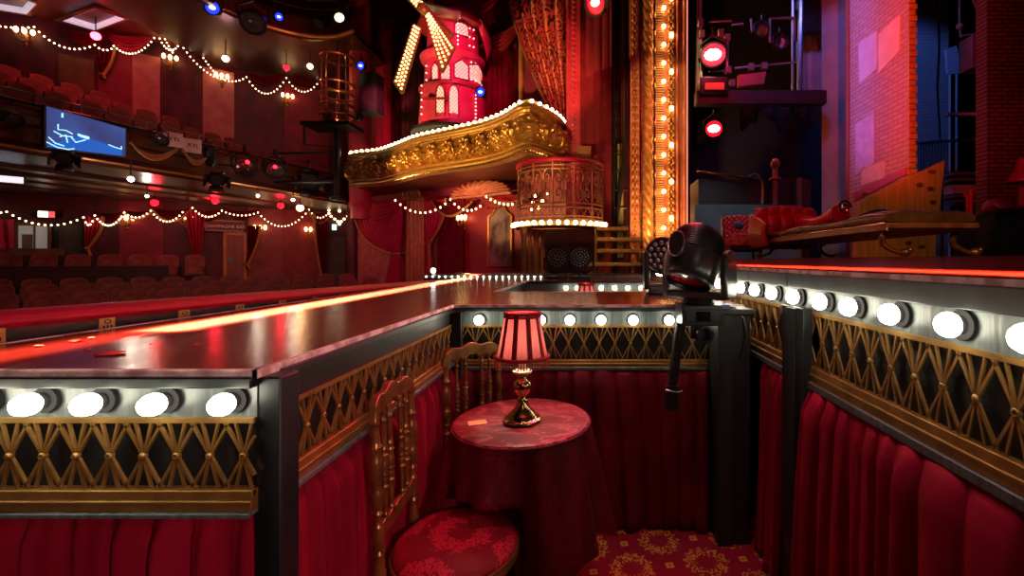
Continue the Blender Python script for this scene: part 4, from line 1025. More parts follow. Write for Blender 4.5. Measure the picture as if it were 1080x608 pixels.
# ---------------- lighting bar on the circle front, with its fixtures
lb=thing('lighting_bar','long black pipe rigged along the front of the dress circle','rigging')
b=MB(); b.tube([arc_front(-6+k*.65,.42,3.98) for k in range(20)],.028,8); b.tube([arc_front(-6+k*.65,.40,3.62) for k in range(20)],.022,8); b.build('pipe',BLACKM,lb)
for k in range(12):
    b=MB(); t=-4.5+k*1.0; b.tube([arc_front(t,.0,3.9),arc_front(t,.42,3.98),arc_front(t,.42,3.55)],.018,6); b.build('bracket',BLACKM,lb)
def par(label,p,aim,r,L_,lens,group='theatre spotlights on the rigs',barn=False,name='spotlight',core=None):
    p=Vector(p); t=thing(name,label,'spotlight',p,0,group); d_=Vector(aim).normalized(); mm=Matrix.Translation(p)@d_.to_track_quat('Z','Y').to_matrix().to_4x4()
    b=MB(); b.lathe([(1e-4,-L_*.6),(r*.55,-L_*.58),(r*.8,-L_*.4),(r,-L_*.1),(r,L_*.4),(r*1.08,L_*.4),(r*1.08,L_*.44),(r*.9,L_*.44),(r*.88,L_*.3)],20,mm,caps=False); b.build('can',BLACKM,t)
    b=MB(); b.lathe([(1e-4,L_*.36),(r*.5,L_*.35),(r*.9,L_*.30)],18,mm,caps=False); lo_=b.build('lens',lens,t)
    if core: b=MB(); b.sphere(mm@Vector((0,0,L_*.37)),r*core[1],12,8,(1,1,.6)); b.build('lamp_core',core[0],lo_)
    b=MB(); b.tube([mm@Vector((-r*1.15,0,0)),mm@Vector((-r*1.15,0,-.0))+Vector((0,0,r*1.2)),p+Vector((0,0,r*1.9)),mm@Vector((r*1.15,0,0))+Vector((0,0,r*1.2)),mm@Vector((r*1.15,0,0))],r*.11,6)
    b.tube([p+Vector((0,0,r*1.9)),p+Vector((0,0,r*2.6))],r*.16,6); b.build('yoke',BLACKM,t)
    if barn:
        b=MB()
        for k in range(4):
            m4=mm@Matrix.Rotation(k*PI/2,4,'Z'); b.add([m4@Vector((-r*.8,r*1.0,L_*.42)),m4@Vector((r*.8,r*1.0,L_*.42)),m4@Vector((r*1.05,r*1.7,L_*.8)),m4@Vector((-r*1.05,r*1.7,L_*.8))],[(0,1,2,3)])
        b.build('barn_door',BLACKM,t,solid=.006)
    return t
BLUECORE=glow('blue_white_core',(.35,.6,1.0),6); REDCORE=glow('red_white_core',(1.0,.80,.80),30)
DIM=mat('unlit_lens',(.03,.03,.035),(.05,.05,.055),6,.12)
def fr_at(px,py,out=.45):
    t=FRONT.s(px,out); q=FRONT.m@Vector((t,out,0)); return Vector((q.x,q.y,zat(py,q.y)))
for (lab,px,py,aim,r,L_,ln,bd) in (('round black spotlight with a red glint on the circle front, left of its twin',258,178,(.75,-.6,-.15),.22,.36,DIM,False),('round black spotlight with a red glint on the circle front, right of its twin',290,181,(.75,-.6,-.15),.22,.36,DIM,False),('upright black spotlight on the circle front left of the twins',222,164,(.2,-.2,1),.12,.42,DIM,False),('flat black fixture below the upright spotlight',228,188,(.6,-.6,-.5),.14,.28,DIM,True),('black spotlight cradled under the video screen',68,164,(.6,-.5,-.5),.11,.3,DIM,True),('black spotlight at the left edge by the red tally lamp',12,124,(.8,-.3,-.4),.10,.34,DIM,False),('dark spotlight on the circle front near the far end',325,190,(.6,-.6,-.4),.22,.4,DIM,True),('dark spotlight hung low near the gold box corner',352,205,(.5,-.7,-.4),.20,.4,DIM,False),('black spotlight between the two paper signs and the screen',168,147,(.7,-.5,-.3),.12,.4,DIM,False)):
    par(lab,fr_at(px,py),aim,r,L_,ln,barn=bd)
for i,(px,py) in enumerate(((261,171),(290,176))):
    p=fr_at(px,py,.78); b=MB(); b.sphere(p,.045,9,6); o=b.build('indicator_lamp',glow('red_glint_%d'%i,(1,.01,.02),9)); tag(o,['red indicator lamp on the left twin spotlight','red indicator lamp on the right twin spotlight'][i],'lamp',group='red indicator lamps')
# paper signs
for i,(px,py) in enumerate(((183,147.5),(203,154))):
    t=FRONT.s(px,.52); q=FRONT.m@Vector((t,.52,0)); z=zat(py,q.y); M_=Matrix.Translation((q.x,q.y,z))@Matrix.Rotation(FRONT.ang-.45,4,'Z')
    s_=thing('paper_sign',['pink-white paper sign on the lighting bar, nearer the screen','pink-white paper sign on the lighting bar, farther from the screen'][i],'sign',M_.translation,0,'paper signs on the lighting bar')
    b=MB(); b.box((0,0,0),(.30,.012,.30),M_); b.build('card',WHITE,s_); text('RTI',.12,BLACKM,s_,M_@Matrix.Translation((0,-.012,0)))
# cable loops
for i,(a,c,sg_) in enumerate((((136,150),(186,157),10),((192,158),(216,167),6))):
    pts=[fr_at(x,y,.5) for x,y in swag_pts(a,c,sg_,14)]; b=MB()
    for k in range(4): b.tube([q+Vector((.01*k,0,-.035*k*math.sin(PI*j/14))) for j,q in enumerate(pts)],.018,6)
    o=b.build('cable_bundle',mat('tan_cable_%d'%i,(.35,.17,.06),(.45,.25,.1),9,.5)); tag(o,['tan cable bundle sagging beside the video screen','short tan cable bundle right of the paper signs'][i],'cable',group='cable bundles on the lighting bar')
# video screen
scr=thing('video_screen','flat video screen with a blue picture fixed to the circle front','screen',fr_at(88,138,.5))
t0=FRONT.s(46.5,.5); t1=FRONT.s(130,.5); zb,zt=2.93,3.82
def vq(u,v): # local picture coordinates
    return FRONT.m@Vector((t0+(t1-t0)*u,.56,zb+(zt-zb)*v+ -.05*u))
qt=zat(112,vq(0,0).y); qb=zat(155,vq(0,0).y); rt=zat(136,vq(1,0).y); rb=zat(165,vq(1,0).y)
def vp(u,v,o=.56):
    za=qb+(qt-qb)*v; zc=rb+(rt-rb)*v; p=FRONT.m@Vector((t0+(t1-t0)*u,o,0)); return Vector((p.x,p.y,za+(zc-za)*u))
b=MB(); b.add([vp(-.02,-.03,.55),vp(1.03,-.03,.55),vp(1.03,1.03,.55),vp(-.02,1.03,.55),vp(-.02,-.03,.46),vp(1.03,-.03,.46),vp(1.03,1.03,.46),vp(-.02,1.03,.46)],[(0,1,2,3),(7,6,5,4),(0,4,5,1),(1,5,6,2),(2,6,7,3),(3,7,4,0)]); b.build('casing',BLACKP,scr)
def screenmat():
    m,nt,bb=newmat('blue_video_picture'); N,L=nt.nodes,nt.links
    tc=N.new('ShaderNodeTexCoord'); no=N.new('ShaderNodeTexNoise'); no.inputs['Scale'].default_value=1.6; L.new(tc.outputs['Object'],no.inputs[0])
    cr=N.new('ShaderNodeValToRGB'); cr.color_ramp.elements[0].position=.3; cr.color_ramp.elements[1].position=.8; cr.color_ramp.elements[0].color=(.025,.028,.12,1); cr.color_ramp.elements[1].color=(.035,.10,.36,1)
    L.new(no.outputs['Fac'],cr.inputs[0]); L.new(cr.outputs[0],bb.inputs['Emission Color']); bb.inputs['Emission Strength'].default_value=1.0; bb.inputs['Base Color'].default_value=(.01,.01,.02,1); bb.inputs['Roughness'].default_value=.3
    return m
b=MB(); b.add([vp(0,0),vp(1,0),vp(1,1),vp(0,1)],[(0,1,2,3)]); b.build('display',screenmat(),scr)
b=MB(); b.add([vp(0,0,.562),vp(.95,.0,.562),vp(.95,.25,.562),vp(.45,.42,.562),vp(.25,.30,.562)],[(0,1,2,3,4)]); b.build('picture_floor',glow('screen_blue',(.01,.12,.55),.8),scr)
CYN=glow('screen_cyan',(.35,.75,1.0),1.5)
for st in (((.0,.12),(.12,.02),(.25,.0),(.32,.04)),((.02,.25),(.10,.12),(.2,.08)),((.13,.62),(.13,.48),(.22,.5),(.3,.44)),((.08,.42),(.18,.34),(.30,.36)),((.15,.30),(.22,.38),(.24,.18)),((.28,.36),(.34,.22),(.46,.34)),((.36,.46),(.50,.44)),((.76,.32),(.84,.27),(.94,.24),(.94,.34)),((.18,.93),(.18,.82))):
    b=MB(); b.tube([vp(u,v,.566) for u,v in st],.009 if st[0][1]<.9 else .012,5); b.build('picture_stroke',CYN,scr)
b=MB(); b.tube([vp(.37,.45,.566),vp(.5,.40,.566)],.022,5); b.build('picture_stroke',CYN,scr)
# lamps and blue fixtures under the upper circle
for (lab,px,py,Y,col,aim,r) in (('blue-lensed round fixture at the upper circle edge, nearer the picture top',226,9,10.6,BLUEL,(.3,-.9,-.3),.16),('smaller blue-lensed fixture at the upper circle edge',295,18,11.6,BLUEL,(.3,-.9,-.4),.10),('large unlit black moving light between the two blue fixtures',268,22,11.0,DIM,(.3,-.6,-.7),.26),('square warm floodlight on the upper circle edge above the birdcage',359,20,11.5,WARML,(.2,-.95,-.1),.13),('unlit gilt-edged spotlight left of the warm floodlight',338,24,11.6,DIM,(-.2,-.6,-.7),.14),('blue-lensed fixture on the red column',382,70,10.9,BLUEL,(-.1,-1,-.2),.10),('blue-lensed fixture at the right foot of the windmill',508,98,9.2,BLUEL,(-.2,-1,-.1),.10)):
    par(lab,at(px,py,Y),aim,r,r*1.7,col,core=(BLUECORE,.42) if col==BLUEL else None)
b=MB(); o=at(392,100,10.6); b.box(o,(.42,.4,.95)); o=b.build('loudspeaker',BLACKF,bevel=.02); tag(o,'black loudspeaker hung beside the red column','loudspeaker')

# bright panel at the left edge under the circle
M_=Matrix.Translation(at(4,188.5,8.4))@Matrix.Rotation(FRONT.ang-.5,4,'Z'); t=thing('lit_panel','cool white lit panel at the left picture edge under the dress circle','ceiling light',M_.translation)
b=MB(); b.box((0,0,0),(.52,.06,.17),M_); b.build('casing',BLACKP,t); b=MB(); b.box((0,-.035,-.01),(.47,.02,.12),M_); b.build('face',glow('lilac_white_face',(.85,.80,.95),1.1),t)
# ================================================================== BOXES
def curve_eval(pts, u):
    k=len(pts)-1; x=u*k; i=min(int(x),k-1); return pts[i].lerp(pts[i+1],x-i)
def cum(pts):
    L=[0]
    for a,c in zip(pts,pts[1:]): L.append(L[-1]+(c-a).length)
    return L
def at_len(pts,L,s):
    s=min(max(s,0),L[-1]); i=0
    while i<len(L)-2 and L[i+1]<s: i+=1
    f_=(s-L[i])/(L[i+1]-L[i]+1e-9); p=pts[i].lerp(pts[i+1],f_); d_=(pts[min(i+1,len(pts)-1)]-pts[max(i-1,0)] if i>0 else pts[1]-pts[0]).normalized()
    a=(pts[i+1]-pts[i]).normalized(); c=(pts[min(i+2,len(pts)-1)]-pts[min(i+1,len(pts)-2)]).normalized(); d_=a.lerp(c,f_).normalized()
    return p, d_, Vector((d_.y,-d_.x,0))
plan=[(-6.35,12.6)]+[((px-CX)/F*Y,Y) for px,Y in ((371,12.16),(401,11.78),(421,11.15),(441,10.5),(471,9.98),(508,9.42),(532,8.90),(553,8.26),(566,8.36),(580,8.72),(590,9.2),(596,9.9))]
BP=smooth([(x,y,0) for x,y in plan],8); BL=cum(BP); BT=BL[-1]
box_=thing('opera_box','large gold opera box with swelling carved front, lit along its top edge, under the windmill','opera box',(-2.5,10.2,3.4))
RELIEF=mat('carved_gilding',(.42,.19,.035),(.62,.34,.09),9,.36,.7,.25,detail=6)
prof=[(-.16,3.40),(.0,3.44),(.03,3.50),(-.02,3.56),(.06,3.66),(.13,3.82),(.12,3.96),(.05,4.08),(.0,4.14),(.03,4.20),(.08,4.24),(.08,4.30),(.0,4.33)]
def pr(v):
    k=v*(len(prof)-1); i=min(int(k),len(prof)-2); f_=k-i
    return prof[i][0]*(1-f_)+prof[i+1][0]*f_, prof[i][1]*(1-f_)+prof[i+1][1]*f_
def relief(s,z):
    """carved shells and scrolls"""
    if z<3.60 or z>4.12: 
        return .008*math.cos(s*2*PI/.07) if 3.44<z<3.54 else 0
    per=.52; q=(s/per)%1.0-.5; x=q*per; y=z-3.66
    r=math.hypot(x,y); a=math.atan2(x,y+.02)
    h=0
    if r<.24 and y>-.05: h=.095*(.5+.5*math.cos(a*10))*min(1,(.24-r)/.05)+.02
    for sx in (-1,1):
        cx,cy=sx*.18,3.90; rr=math.hypot(x-cx,z-cy)
        if rr<.14: 
            aa=math.atan2(z-cy,sx*(x-cx)); h=max(h,.115*(.5+.5*math.cos(rr*95-aa))*(1-rr/.14)**.5)
    e=min(abs(q-.5),abs(q+.5))*per
    if e<.07: h=max(h,.12*(1-(e/.07)**2)*(.7+.3*math.cos((z-3.6)*45)))
    return h+.006*math.sin(s*61)*math.sin(z*83)
b=MB(); NU=900
def bfr(u,v):
    o,z=pr(v); p,d_,n=at_len(BP,BL,u*BT); h=relief(u*BT,z); q=p+n*(o+h); return Vector((q.x,q.y,z))
b.grid(NU,60,bfr); b.build('carved_front',RELIEF,box_,sharp=50)
b=MB(); 
for zz,rr in ((4.22,.035),(3.47,.035),(3.57,.022),(4.12,.022)):
    b.tube([at_len(BP,BL,BT*k/90)[0]+at_len(BP,BL,BT*k/90)[2]*(pr({4.22:.80,3.47:.12,3.57:.25,4.12:.65}[zz])[0]+.03)+Vector((0,0,zz)) for k in range(91)],rr,7)
b.build('moulding',GOLD,box_)
b=MB(); n=int(BT/.075)
for k in range(n):
    p,d_,nn=at_len(BP,BL,BT*k/n); b.sphere(p+nn*.03+Vector((0,0,3.43)),.026,6,4)
b.build('bead_row',BRASS,box_)
n=46
for k in range(n):
    p,d_,nn=at_len(BP,BL,.2+(BT-.5)*k/n); b=MB(); b.sphere(p+nn*.06+Vector((0,0,4.345)),.036,8,5); b.build('bulb',BULBW,box_)
b=MB(); b.tube([at_len(BP,BL,BT*k/90)[0]+at_len(BP,BL,BT*k/90)[2]*-.02+Vector((0,0,4.35)) for k in range(91)],.05,8); b.build('padded_rail',mat('bulb_lit_rail',(.70,.48,.22),(.8,.58,.3),9,.4),box_)  # pale cream puts the bulbs' glow into the rail colour
b=MB(); vs=[(p.x,p.y,3.42) for p in [at_len(BP,BL,BT*k/60)[0]+at_len(BP,BL,BT*k/60)[2]*-.1 for k in range(61)]]+[(-.6,10.55,3.42),(-6.9,14.1,3.42)]
b.add(vs+[(x,y,z+.05) for x,y,z in vs],[tuple(range(len(vs))),tuple(reversed(range(len(vs),2*len(vs))))]); b.build('soffit',mat('wine_soffit',(.10,.018,.014),(.15,.03,.022),2,.35,0,.03),box_)
# shell ornament under the box, fluted pilaster below
M_=DE.frame(508,207,.55); sh=thing('shell_ornament','coral fluted shell ornament on the wall under the gold opera box','ornament',M_.translation,DE.ang)
b=MB()
def shf(u,v):
    a=PI*u; r=(.05+.95*v)*(1+.03*v*math.cos(a*26)); return M_@Vector((1.0*r*math.cos(a),-.06-.16*math.sin(PI*v)-.03*math.cos(a*26)*v,.02+.36*r*math.sin(a)))
b.grid(104,14,shf); b.build('shell',mat('coral_plaster',(.45,.12,.08),(.55,.17,.12),6,.5),sh,sharp=60,solid=.02)
b=MB(); b.box((0,-.02,0),(2.0,.12,.05),M_); b.build('cornice',mat('coral_cornice',(.4,.1,.07),(.5,.15,.1),6,.5),sh)
def pilaster(label,wall,px0,px1,py0,py1,out,dep,nfl):
    t0,zt=wall.sz(px0,py0,out); t1,_=wall.sz(px1,py0,out); zb=wall.sz(px0,py1,out)[1]
    root=thing('pilaster',label,'pilaster',wall.m@Vector(((t0+t1)/2,out,zb)))
    b=MB(); w=(t1-t0); out_=[]
    n=nfl*12
    def pf(u,v):
        c=abs(math.sin(u*nfl*PI)); return wall.m@Vector((t0+w*u,out+dep+.045*c**.6-.04,zb+(zt-.35-zb)*v))
    b.grid(n,1,pf); wall.box(b,t0,t1,0,out+dep-.05,zb,zt-.3); b.build('shaft',PILGOLD,root)
    b=MB(); wall.box(b,t0-.05,t1+.05,0,out+dep+.05,zt-.35,zt-.28); wall.box(b,t0-.09,t1+.09,0,out+dep+.12,zt-.06,zt)
    for k in range(5): 
        s=t0+w*(k+.5)/5; b.tube([wall.m@Vector((s,out+dep+.02,zt-.28)),wall.m@Vector((s,out+dep+.07,zt-.15)),wall.m@Vector((s,out+dep+.11,zt-.06))],.045,6)
    b.build('capital',GOLD,root); return root
pilaster('fluted gilded pilaster between two tied crimson drapes under the opera box',DE,430,450,201,303,.05,.14,5)
tied_drape('tied_drape','crimson drape with pink highlights tied left of the gilded pilaster',DE,376,428,216,302,423,268,.25,VELVETP,OCHRE)
tied_drape('tied_drape','crimson drape tied right of the gilded pilaster with ochre fringe',DE,452,474,212,300,453,258,.25,VELVETP,OCHRE)
swag('deep crimson swag left of the gilded pilaster',DE,372,428,209,24,.35,VELVETP,None)
swag('ochre-edged crimson swag between pilaster and mirror',DE,456,498,210,16,.35,VELVETD,OCHRE)
swag('crimson swag above the clouded mirror beside the gold balcony',DE,514,560,203,10,.4,VELVETP,OCHRE)
p0,p1=DE.P(462,250,.12),DE.P(490,250,.12)
skirt('wall_curtain','dark red pleated curtain under the opera box right of the pilaster',(p0.x,p0.y),(p1.x,p1.y),(DE.n.x,DE.n.y),3.2,-.1,.14,.05,41,m_=VELVETD)
# tall clouded mirror
def cloudmat():
    return mat('clouded_mirror_glass',(.42,.30,.28),(.10,.05,.05),3.0,.18,.35,0,(1,1,.7),lo=.35,hi=.62,detail=9)
t0,zt=DE.sz(516,224,.08); t1,_=DE.sz(540,224,.08); zb=DE.sz(516,281,.08)[1]
mi=thing('tall_mirror','tall gilt-framed clouded old mirror on the crimson wall','mirror',DE.m@Vector(((t0+t1)/2,.08,zb)),DE.ang)
w=t1-t0
ot=[(0,zb),(w,zb),(w,zt-.12),(w*.82,zt-.05),(w*.72,zt+.06),(w*.5,zt+.13),(w*.28,zt+.06),(w*.18,zt-.05),(0,zt-.12)]
b=MB(); mm=DE.m@Matrix.Translation((t0,.08,0)); b.prism(ot,.02,mm); b.build('glass',cloudmat(),mi)
b=MB(); b.tube([mm@Vector((x,.015,z)) for x,z in ot],.045,8,closed=True); b.build('frame',mat('red_gold_frame',(.36,.12,.05),(.5,.2,.08),12,.4,.5),mi)
# star footlights on stands
for i,(px,py,Y) in enumerate(((457,285.5,6.2),(493,298,5.95))):
    p=at(px,py,Y); t=thing('star_lamp',['bright small white lamp standing at the far runway end','bright small white lamp at the corner of the far footlight row'][i],'lamp',p,0,'bright lamps at the far runway end'); b=MB(); b.sphere(p,.035,10,6); b.build('bulb',WHITEL,t); b=MB(); b.tube([p-Vector((0,0,.02)),Vector((p.x,p.y,1.19))],.014,6); b.lathe([(.05,0),(.05,.012),(.015,.02)],10,Matrix.Translation((p.x,p.y,1.19))); b.build('stand',BLACKM,t)

# ---------------- back drapes of the box
def curtain_px(label,px0,px1,z0,z1,wall,out,m_,fold=.2,amp=.07,seed=1,name='box_curtain',group='drapes at the back of the opera box'):
    p0,p1=wall.P(px0,200,out),wall.P(px1,200,out)
    return skirt(name,label,(p0.x,p0.y),(p1.x,p1.y),(wall.n.x,wall.n.y),z1,z0,fold,amp,seed,m_=m_,group=group)
DULLG=mat('dull_gold_drape',(.15,.06,.015),(.22,.10,.03),5,.7,0,.05)
curtain_px('crimson drape at the left end of the opera box',398,414,3.48,8.6,DE,.10,VELVETP,.18,.06,51)
curtain_px('dark red drape right of the crimson one behind the sails',414,424,3.48,8.6,DE,.10,VELVETD,.2,.06,52)
curtain_px('dull gold drape behind the windmill sails',424,446,3.48,8.6,DE,.10,DULLG,.2,.06,53)
curtain_px('deep red drape right behind the windmill tower',446,512,3.48,8.6,DE,.10,VELVETD,.2,.05,54)
curtain_px('wine drape between windmill and bronze post',512,545,3.48,8.6,DE,.10,VELVETD,.2,.05,55)
b=MB(); p=DE.P(550,200,.5); b.tube([(p.x,p.y,3.4),(p.x,p.y,9)],.07,10); o=b.build('bronze_post',PILGOLD); tag(o,'slim bronze post rising behind the opera box right of the windmill','post')
swag('big crimson swag bundle hanging above the windmill cap',DE,480,532,-18,34,.55,VELVETP)
swag('long thin red swag of cloth looping right of the windmill',DE,510,552,40,24,.45,VELVETD,None,18)
# red column with gilt at its left end
b=MB(); p=at(380,200,13.0); b.lathe([(.26,2.6),(.26,2.9),(.32,3.0),(.28,3.1),(.30,3.4),(.29,9)],20,Matrix.Translation((p.x,p.y,0))); o=b.build('red_column',mat('red_lacquer_column',(.45,.03,.06),(.55,.05,.09),3,.4)); tag(o,'thick red column at the left end of the opera box','column')

# ---------------- windmill
WZ=3.72
WX,WY=((478-CX)/F*10.9,10.9)
wm=thing('windmill','small red windmill with lit arched windows and bulb-covered sails on the opera box','windmill',(WX,WY,WZ))
T=Matrix.Translation((WX,WY,0))
MILL=mat('red_mill_plaster',(.50,.025,.085),(.62,.045,.12),4,.5,0,.1)
MILLD=mat('dark_red_mill_trim',(.25,.012,.025),(.32,.02,.035),6,.45)
zz=lambda py: zat(py,10.35-.6)
Rb,Rm,Rt=.82,.68,.62
zbase=zat(133,10.2); z1=zat(88,10.2); z2=zat(54,10.2); z3=zat(16,10.2)
b=MB(); b.lathe([(.52,3.475),(.52,4.42),(.98,4.43),(.98,zbase-.02),(.95,zbase+.02),(1e-4,zbase+.02)],36,T); b.build('plinth',BLACKF,wm)
b=MB(); b.lathe([(Rb,zbase),(Rb*.97,zbase+.3),(Rb*.9,z1)],40,T); b.build('lower_storey',MILL,wm)
b=MB(); b.lathe([(Rb*.9,z1-.03),(Rb*.98,z1),(Rb*.98,z1+.04),(Rm,z1+.08)],40,T); b.build('lower_ledge',MILLD,wm)
b=MB(); b.lathe([(Rm,z1+.05),(Rm*.97,z2)],40,T); b.build('middle_storey',MILL,wm)
b=MB(); b.lathe([(Rm*.95,z2-.10),(Rm*1.12,z2),(Rm*1.14,z2+.07),(Rt,z2+.14)],40,T); b.build('upper_ledge',MILL,wm)
b=MB(); b.lathe([(Rt,z2+.1),(Rt*.96,z3)],40,T); b.build('top_storey',MILL,wm)
b=MB(); b.lathe([(Rt*.9,z3-.05),(Rt*1.30,z3-.02),(Rt*1.32,z3+.05),(Rt*1.2,z3+.25),(Rt*.95,z3+.6),(Rt*.5,z3+.9),(1e-4,z3+1.0)],40,T); b.build('cap',MILLD,wm)
b=MB()   # ruff of cloth hanging behind the cap
def rf(u,v): 
    a=-PI*.15+u*PI*.5; r=Rt*1.3+.10*math.sin(PI*v); return Vector((WX+r*math.cos(a),WY+r*math.sin(a),z3+.1-.75*v*math.sin(PI*(u*.8+.1))))
b.grid(14,8,rf); b.build('cap_hood',MILL,wm,solid=.02)
def mwin(px,py0,py1,wpx,r,arch,name='window',double=False,point=False):
    """arched window set on the round wall, lattice panes"""
    Y0=WY-r; ph=math.asin(max(-.98,min(.98,((px-CX)/F*Y0-WX)/r)))
    for _ in range(4): Y0=WY-r*math.cos(ph); ph=math.asin(max(-.98,min(.98,((px-CX)/F*Y0-WX)/r)))
    zt,zb=zat(py0,Y0),zat(py1,Y0); hw=wpx/2/F*Y0/max(.25,math.cos(ph))/r
    def sp(a,z,o): return Vector((WX+(r+o)*math.sin(ph+a),WY-(r+o)*math.cos(ph+a),z))
    def top(a):
        q=a/hw
        return zt-(zt-zb)*.28*(abs(q) if point else (1-math.sqrt(max(0,1-q*q)))) if arch else zt
    b=MB()
    b.grid(14,6,lambda u,v: sp(-hw+2*hw*u,zb+(top(-hw+2*hw*u)-zb)*v,.012)); o=b.build(name,WINGL,wm)
    b=MB(); pts=[sp(-hw,zb,.015)]+[sp(-hw+2*hw*k/14,top(-hw+2*hw*k/14),.015) for k in range(15)]+[sp(hw,zb,.015)]
    b.tube(pts,.022,6,closed=True); b.build('surround',MILLD,o)
    b=MB(); n=max(3,int((zt-zb)/.085))
    for k in range(-n,2*n):
        for sg in (1,-1):
            pts=[]
            for j in range(9):
                a=-hw+2*hw*j/8; z=zb+(zt-zb)*(k/n)+sg*(a+hw)*r*1.2
                if zb<=z<=top(a): pts.append(sp(a,z,.02))
            if len(pts)>1: b.tube(pts,.005,4)
    b.build('glazing_bar',mat_cane,o)
    return o
mat_cane=mat('red_lead_bar',(.35,.05,.06),None,5,.5)
for px in (465,479): mwin(px-.5,90,123,9.5,Rb*.955,True)
b=MB(); b.box((WX-.15,WY-Rb*.96,zat(104,10.1)),(.55,.07,.05)); b.build('transom',MILLD,wm)
mwin(459,66,84,8,Rm,True,point=True); mwin(470,64,84,10,Rm,True,point=True); mwin(487,63,83,13,Rm,True,point=True); mwin(503,67,86,8,Rm,True,point=True)
mwin(487,24,37,12,Rt,True)
# studs of bulbs down the tower
STUD=glow('pink_stud',(1.0,.45,.4),3)
for px,r,y0,y1 in ((451,Rb*.95,70,122),(497,Rm,20,84),(509,Rt*.99,20,84),(503,Rb*.95,100,128),(481.5,Rm,20,50)):
    for k in range(8):
        Y0=WY-r*.6; py=y0+(y1-y0)*k/7; q=at(px,py,Y0); d_=Vector((q.x-WX,q.y-WY,0)); 
        rr=(Rb*.97 if q.z<z1 else (Rm if q.z<z2 else Rt))+.01; d_=d_.normalized()*rr; b=MB(); b.sphere((WX+d_.x,WY+d_.y,q.z),.020,6,4); b.build('bulb_stud',STUD,wm)
# sails
hub=at(448,11,9.25)
b=MB(); b.lathe([(.0001,-.18),(.09,-.15),(.11,0),(.08,.3),(.06,1.1)],16,Matrix.Translation(hub)@Matrix.Rotation(-PI/2,4,'X')@Matrix.Rotation(.25,4,'Y')); b.build('hub',GOLD,wm)
def sail(quad,rows,cols,depths):
    q=[at(px,py,Y) for (px,py),Y in zip(quad,depths)]
    c=sum(q,Vector())/4; n=(q[1]-q[0]).cross(q[3]-q[0]).normalized()
    if n.y>0: n=-n
    b=MB(); b.add([v-n*.0 for v in q]+[v-n*.03 for v in q],[(0,1,2,3),(7,6,5,4)]+[(i,(i+1)%4,4+(i+1)%4,4+i) for i in range(4)]); s=b.build('sail',MILLD,wm)
    b=MB()
    for i in range(4): b.bar(q[i]+n*.02,q[(i+1)%4]+n*.02,.05,.04,n)
    for k in range(1,rows): 
        b.bar(q[0].lerp(q[3],k/rows)+n*.01,q[1].lerp(q[2],k/rows)+n*.01,.018,.02,n)
    b.build('sail_frame',GOLD,s)
    for i in range(rows):
        for j in range(cols):
            u=(j+.5)/cols; v=(i+.5)/rows; p=(q[0].lerp(q[1],u)).lerp(q[3].lerp(q[2],u),v)+n*.045
            b=MB(); b.sphere(p,.024,7,5); b.build('bulb',SAILB,s)
sail(((450,17),(453,14.5),(480,50),(467,77)),13,4,(9.2,9.2,8.9,8.9))
sail(((437,27),(444,31),(424.5,99),(416.5,87)),16,3,(9.2,9.2,8.8,8.8))
sail(((443,12),(449,9),(434,-24),(421,-10)),9,4,(9.3,9.3,9.4,9.4))
# grey moving-light cap behind the hub
b=MB(); q=at(463,9,9.9); b.add([q+Vector(v) for v in ((-.35,0,.12),(.45,.1,-.04),(.4,.3,-.08),(-.3,.3,.0),(-.33,0,.16),(.45,.1,.0),(.4,.3,-.02),(-.3,.3,.10))],[(0,1,2,3),(7,6,5,4),(0,4,5,1),(1,5,6,2),(2,6,7,3),(3,7,4,0)]); b.build('tail_board',STEEL,wm)

# ---------------- printed cloth, pink-edged drape, cable slot
pc=thing('printed_drape','orange-red drape printed with dark scrolls, gathered low at the right of the opera box','curtain',at(585,100,9.6))
def pcf(u,v):
    Y=9.75; yy=-60+v*195; v2=max(0,min(1,(yy+60)/195))
    xl=538+ (0 if yy<0 else 50*(yy/135)**1.35); xr=601.5-(0 if yy<100 else (yy-100)/35*3)
    px=xl+(xr-xl)*u; p=at(px,yy,Y); p.y-=.10*math.cos(u*2*PI*5+v*1.2)*(.5+.7*v); return p
b=MB(); b.grid(70,40,pcf); b.build('cloth',FLEUR,pc,sharp=80,solid=.01)
b=MB(); b.tube([pcf(0,k/40)+Vector((0,-.05,0)) for k in range(41)],.03,6); b.build('border',mat('dark_braid',(.12,.04,.02),(.2,.08,.03),20,.7),pc)
b=MB(); p=at(605,100,9.5); mt_=mat('rose_carved_moulding',(.45,.03,.06),(.55,.06,.09),14,.5,0,.4)
b.bx(p.x-.11,p.x+.10,9.42,9.6,2.2,9)
for k in range(60): b.sphere((p.x,9.42,2.3+.11*k),.05,7,4,(1,.5,.8))
b.bx(p.x+.09,p.x+.14,9.40,9.6,2.2,9); b.bx(p.x-.15,p.x-.10,9.40,9.6,2.2,9); trim(b,mt_)
p0=at(610,100,9.5); p1=at(645,100,9.3)
skirt('side_curtain','tall dark crimson curtain between the rose moulding and the cable slot',(p0.x,p0.y),(p1.x,p1.y),(0,-1),9.0,.3,.16,.05,61,m_=mat('crimson_side_velvet',(.15,.003,.012),(.22,.006,.02),6,.8,0,.05,sheen=.2))
b=MB(); p0=at(645,100,9.6); p1=at(667,100,9.6); b.bx(p0.x,p1.x,9.6,9.7,0,9); trim(b,BLACKF)
lad=thing('cable_ladder','black ladder with olive cover strips and cables beside the gold proscenium','ladder',at(655,270,9.4))
b=MB(); 
for px in (648,662): q=at(px,100,9.4); b.tube([(q.x,q.y,.4),(q.x,q.y,9)],.018,6)
b.build('rail',BLACKM,lad)
for k in range(22):
    b=MB(); q=at(648,100,9.4); r_=at(662,100,9.4); b.tube([(q.x,q.y,.6+k*.38),(r_.x,r_.y,.6+k*.38)],.013,6); b.build('rung',BLACKM,lad)
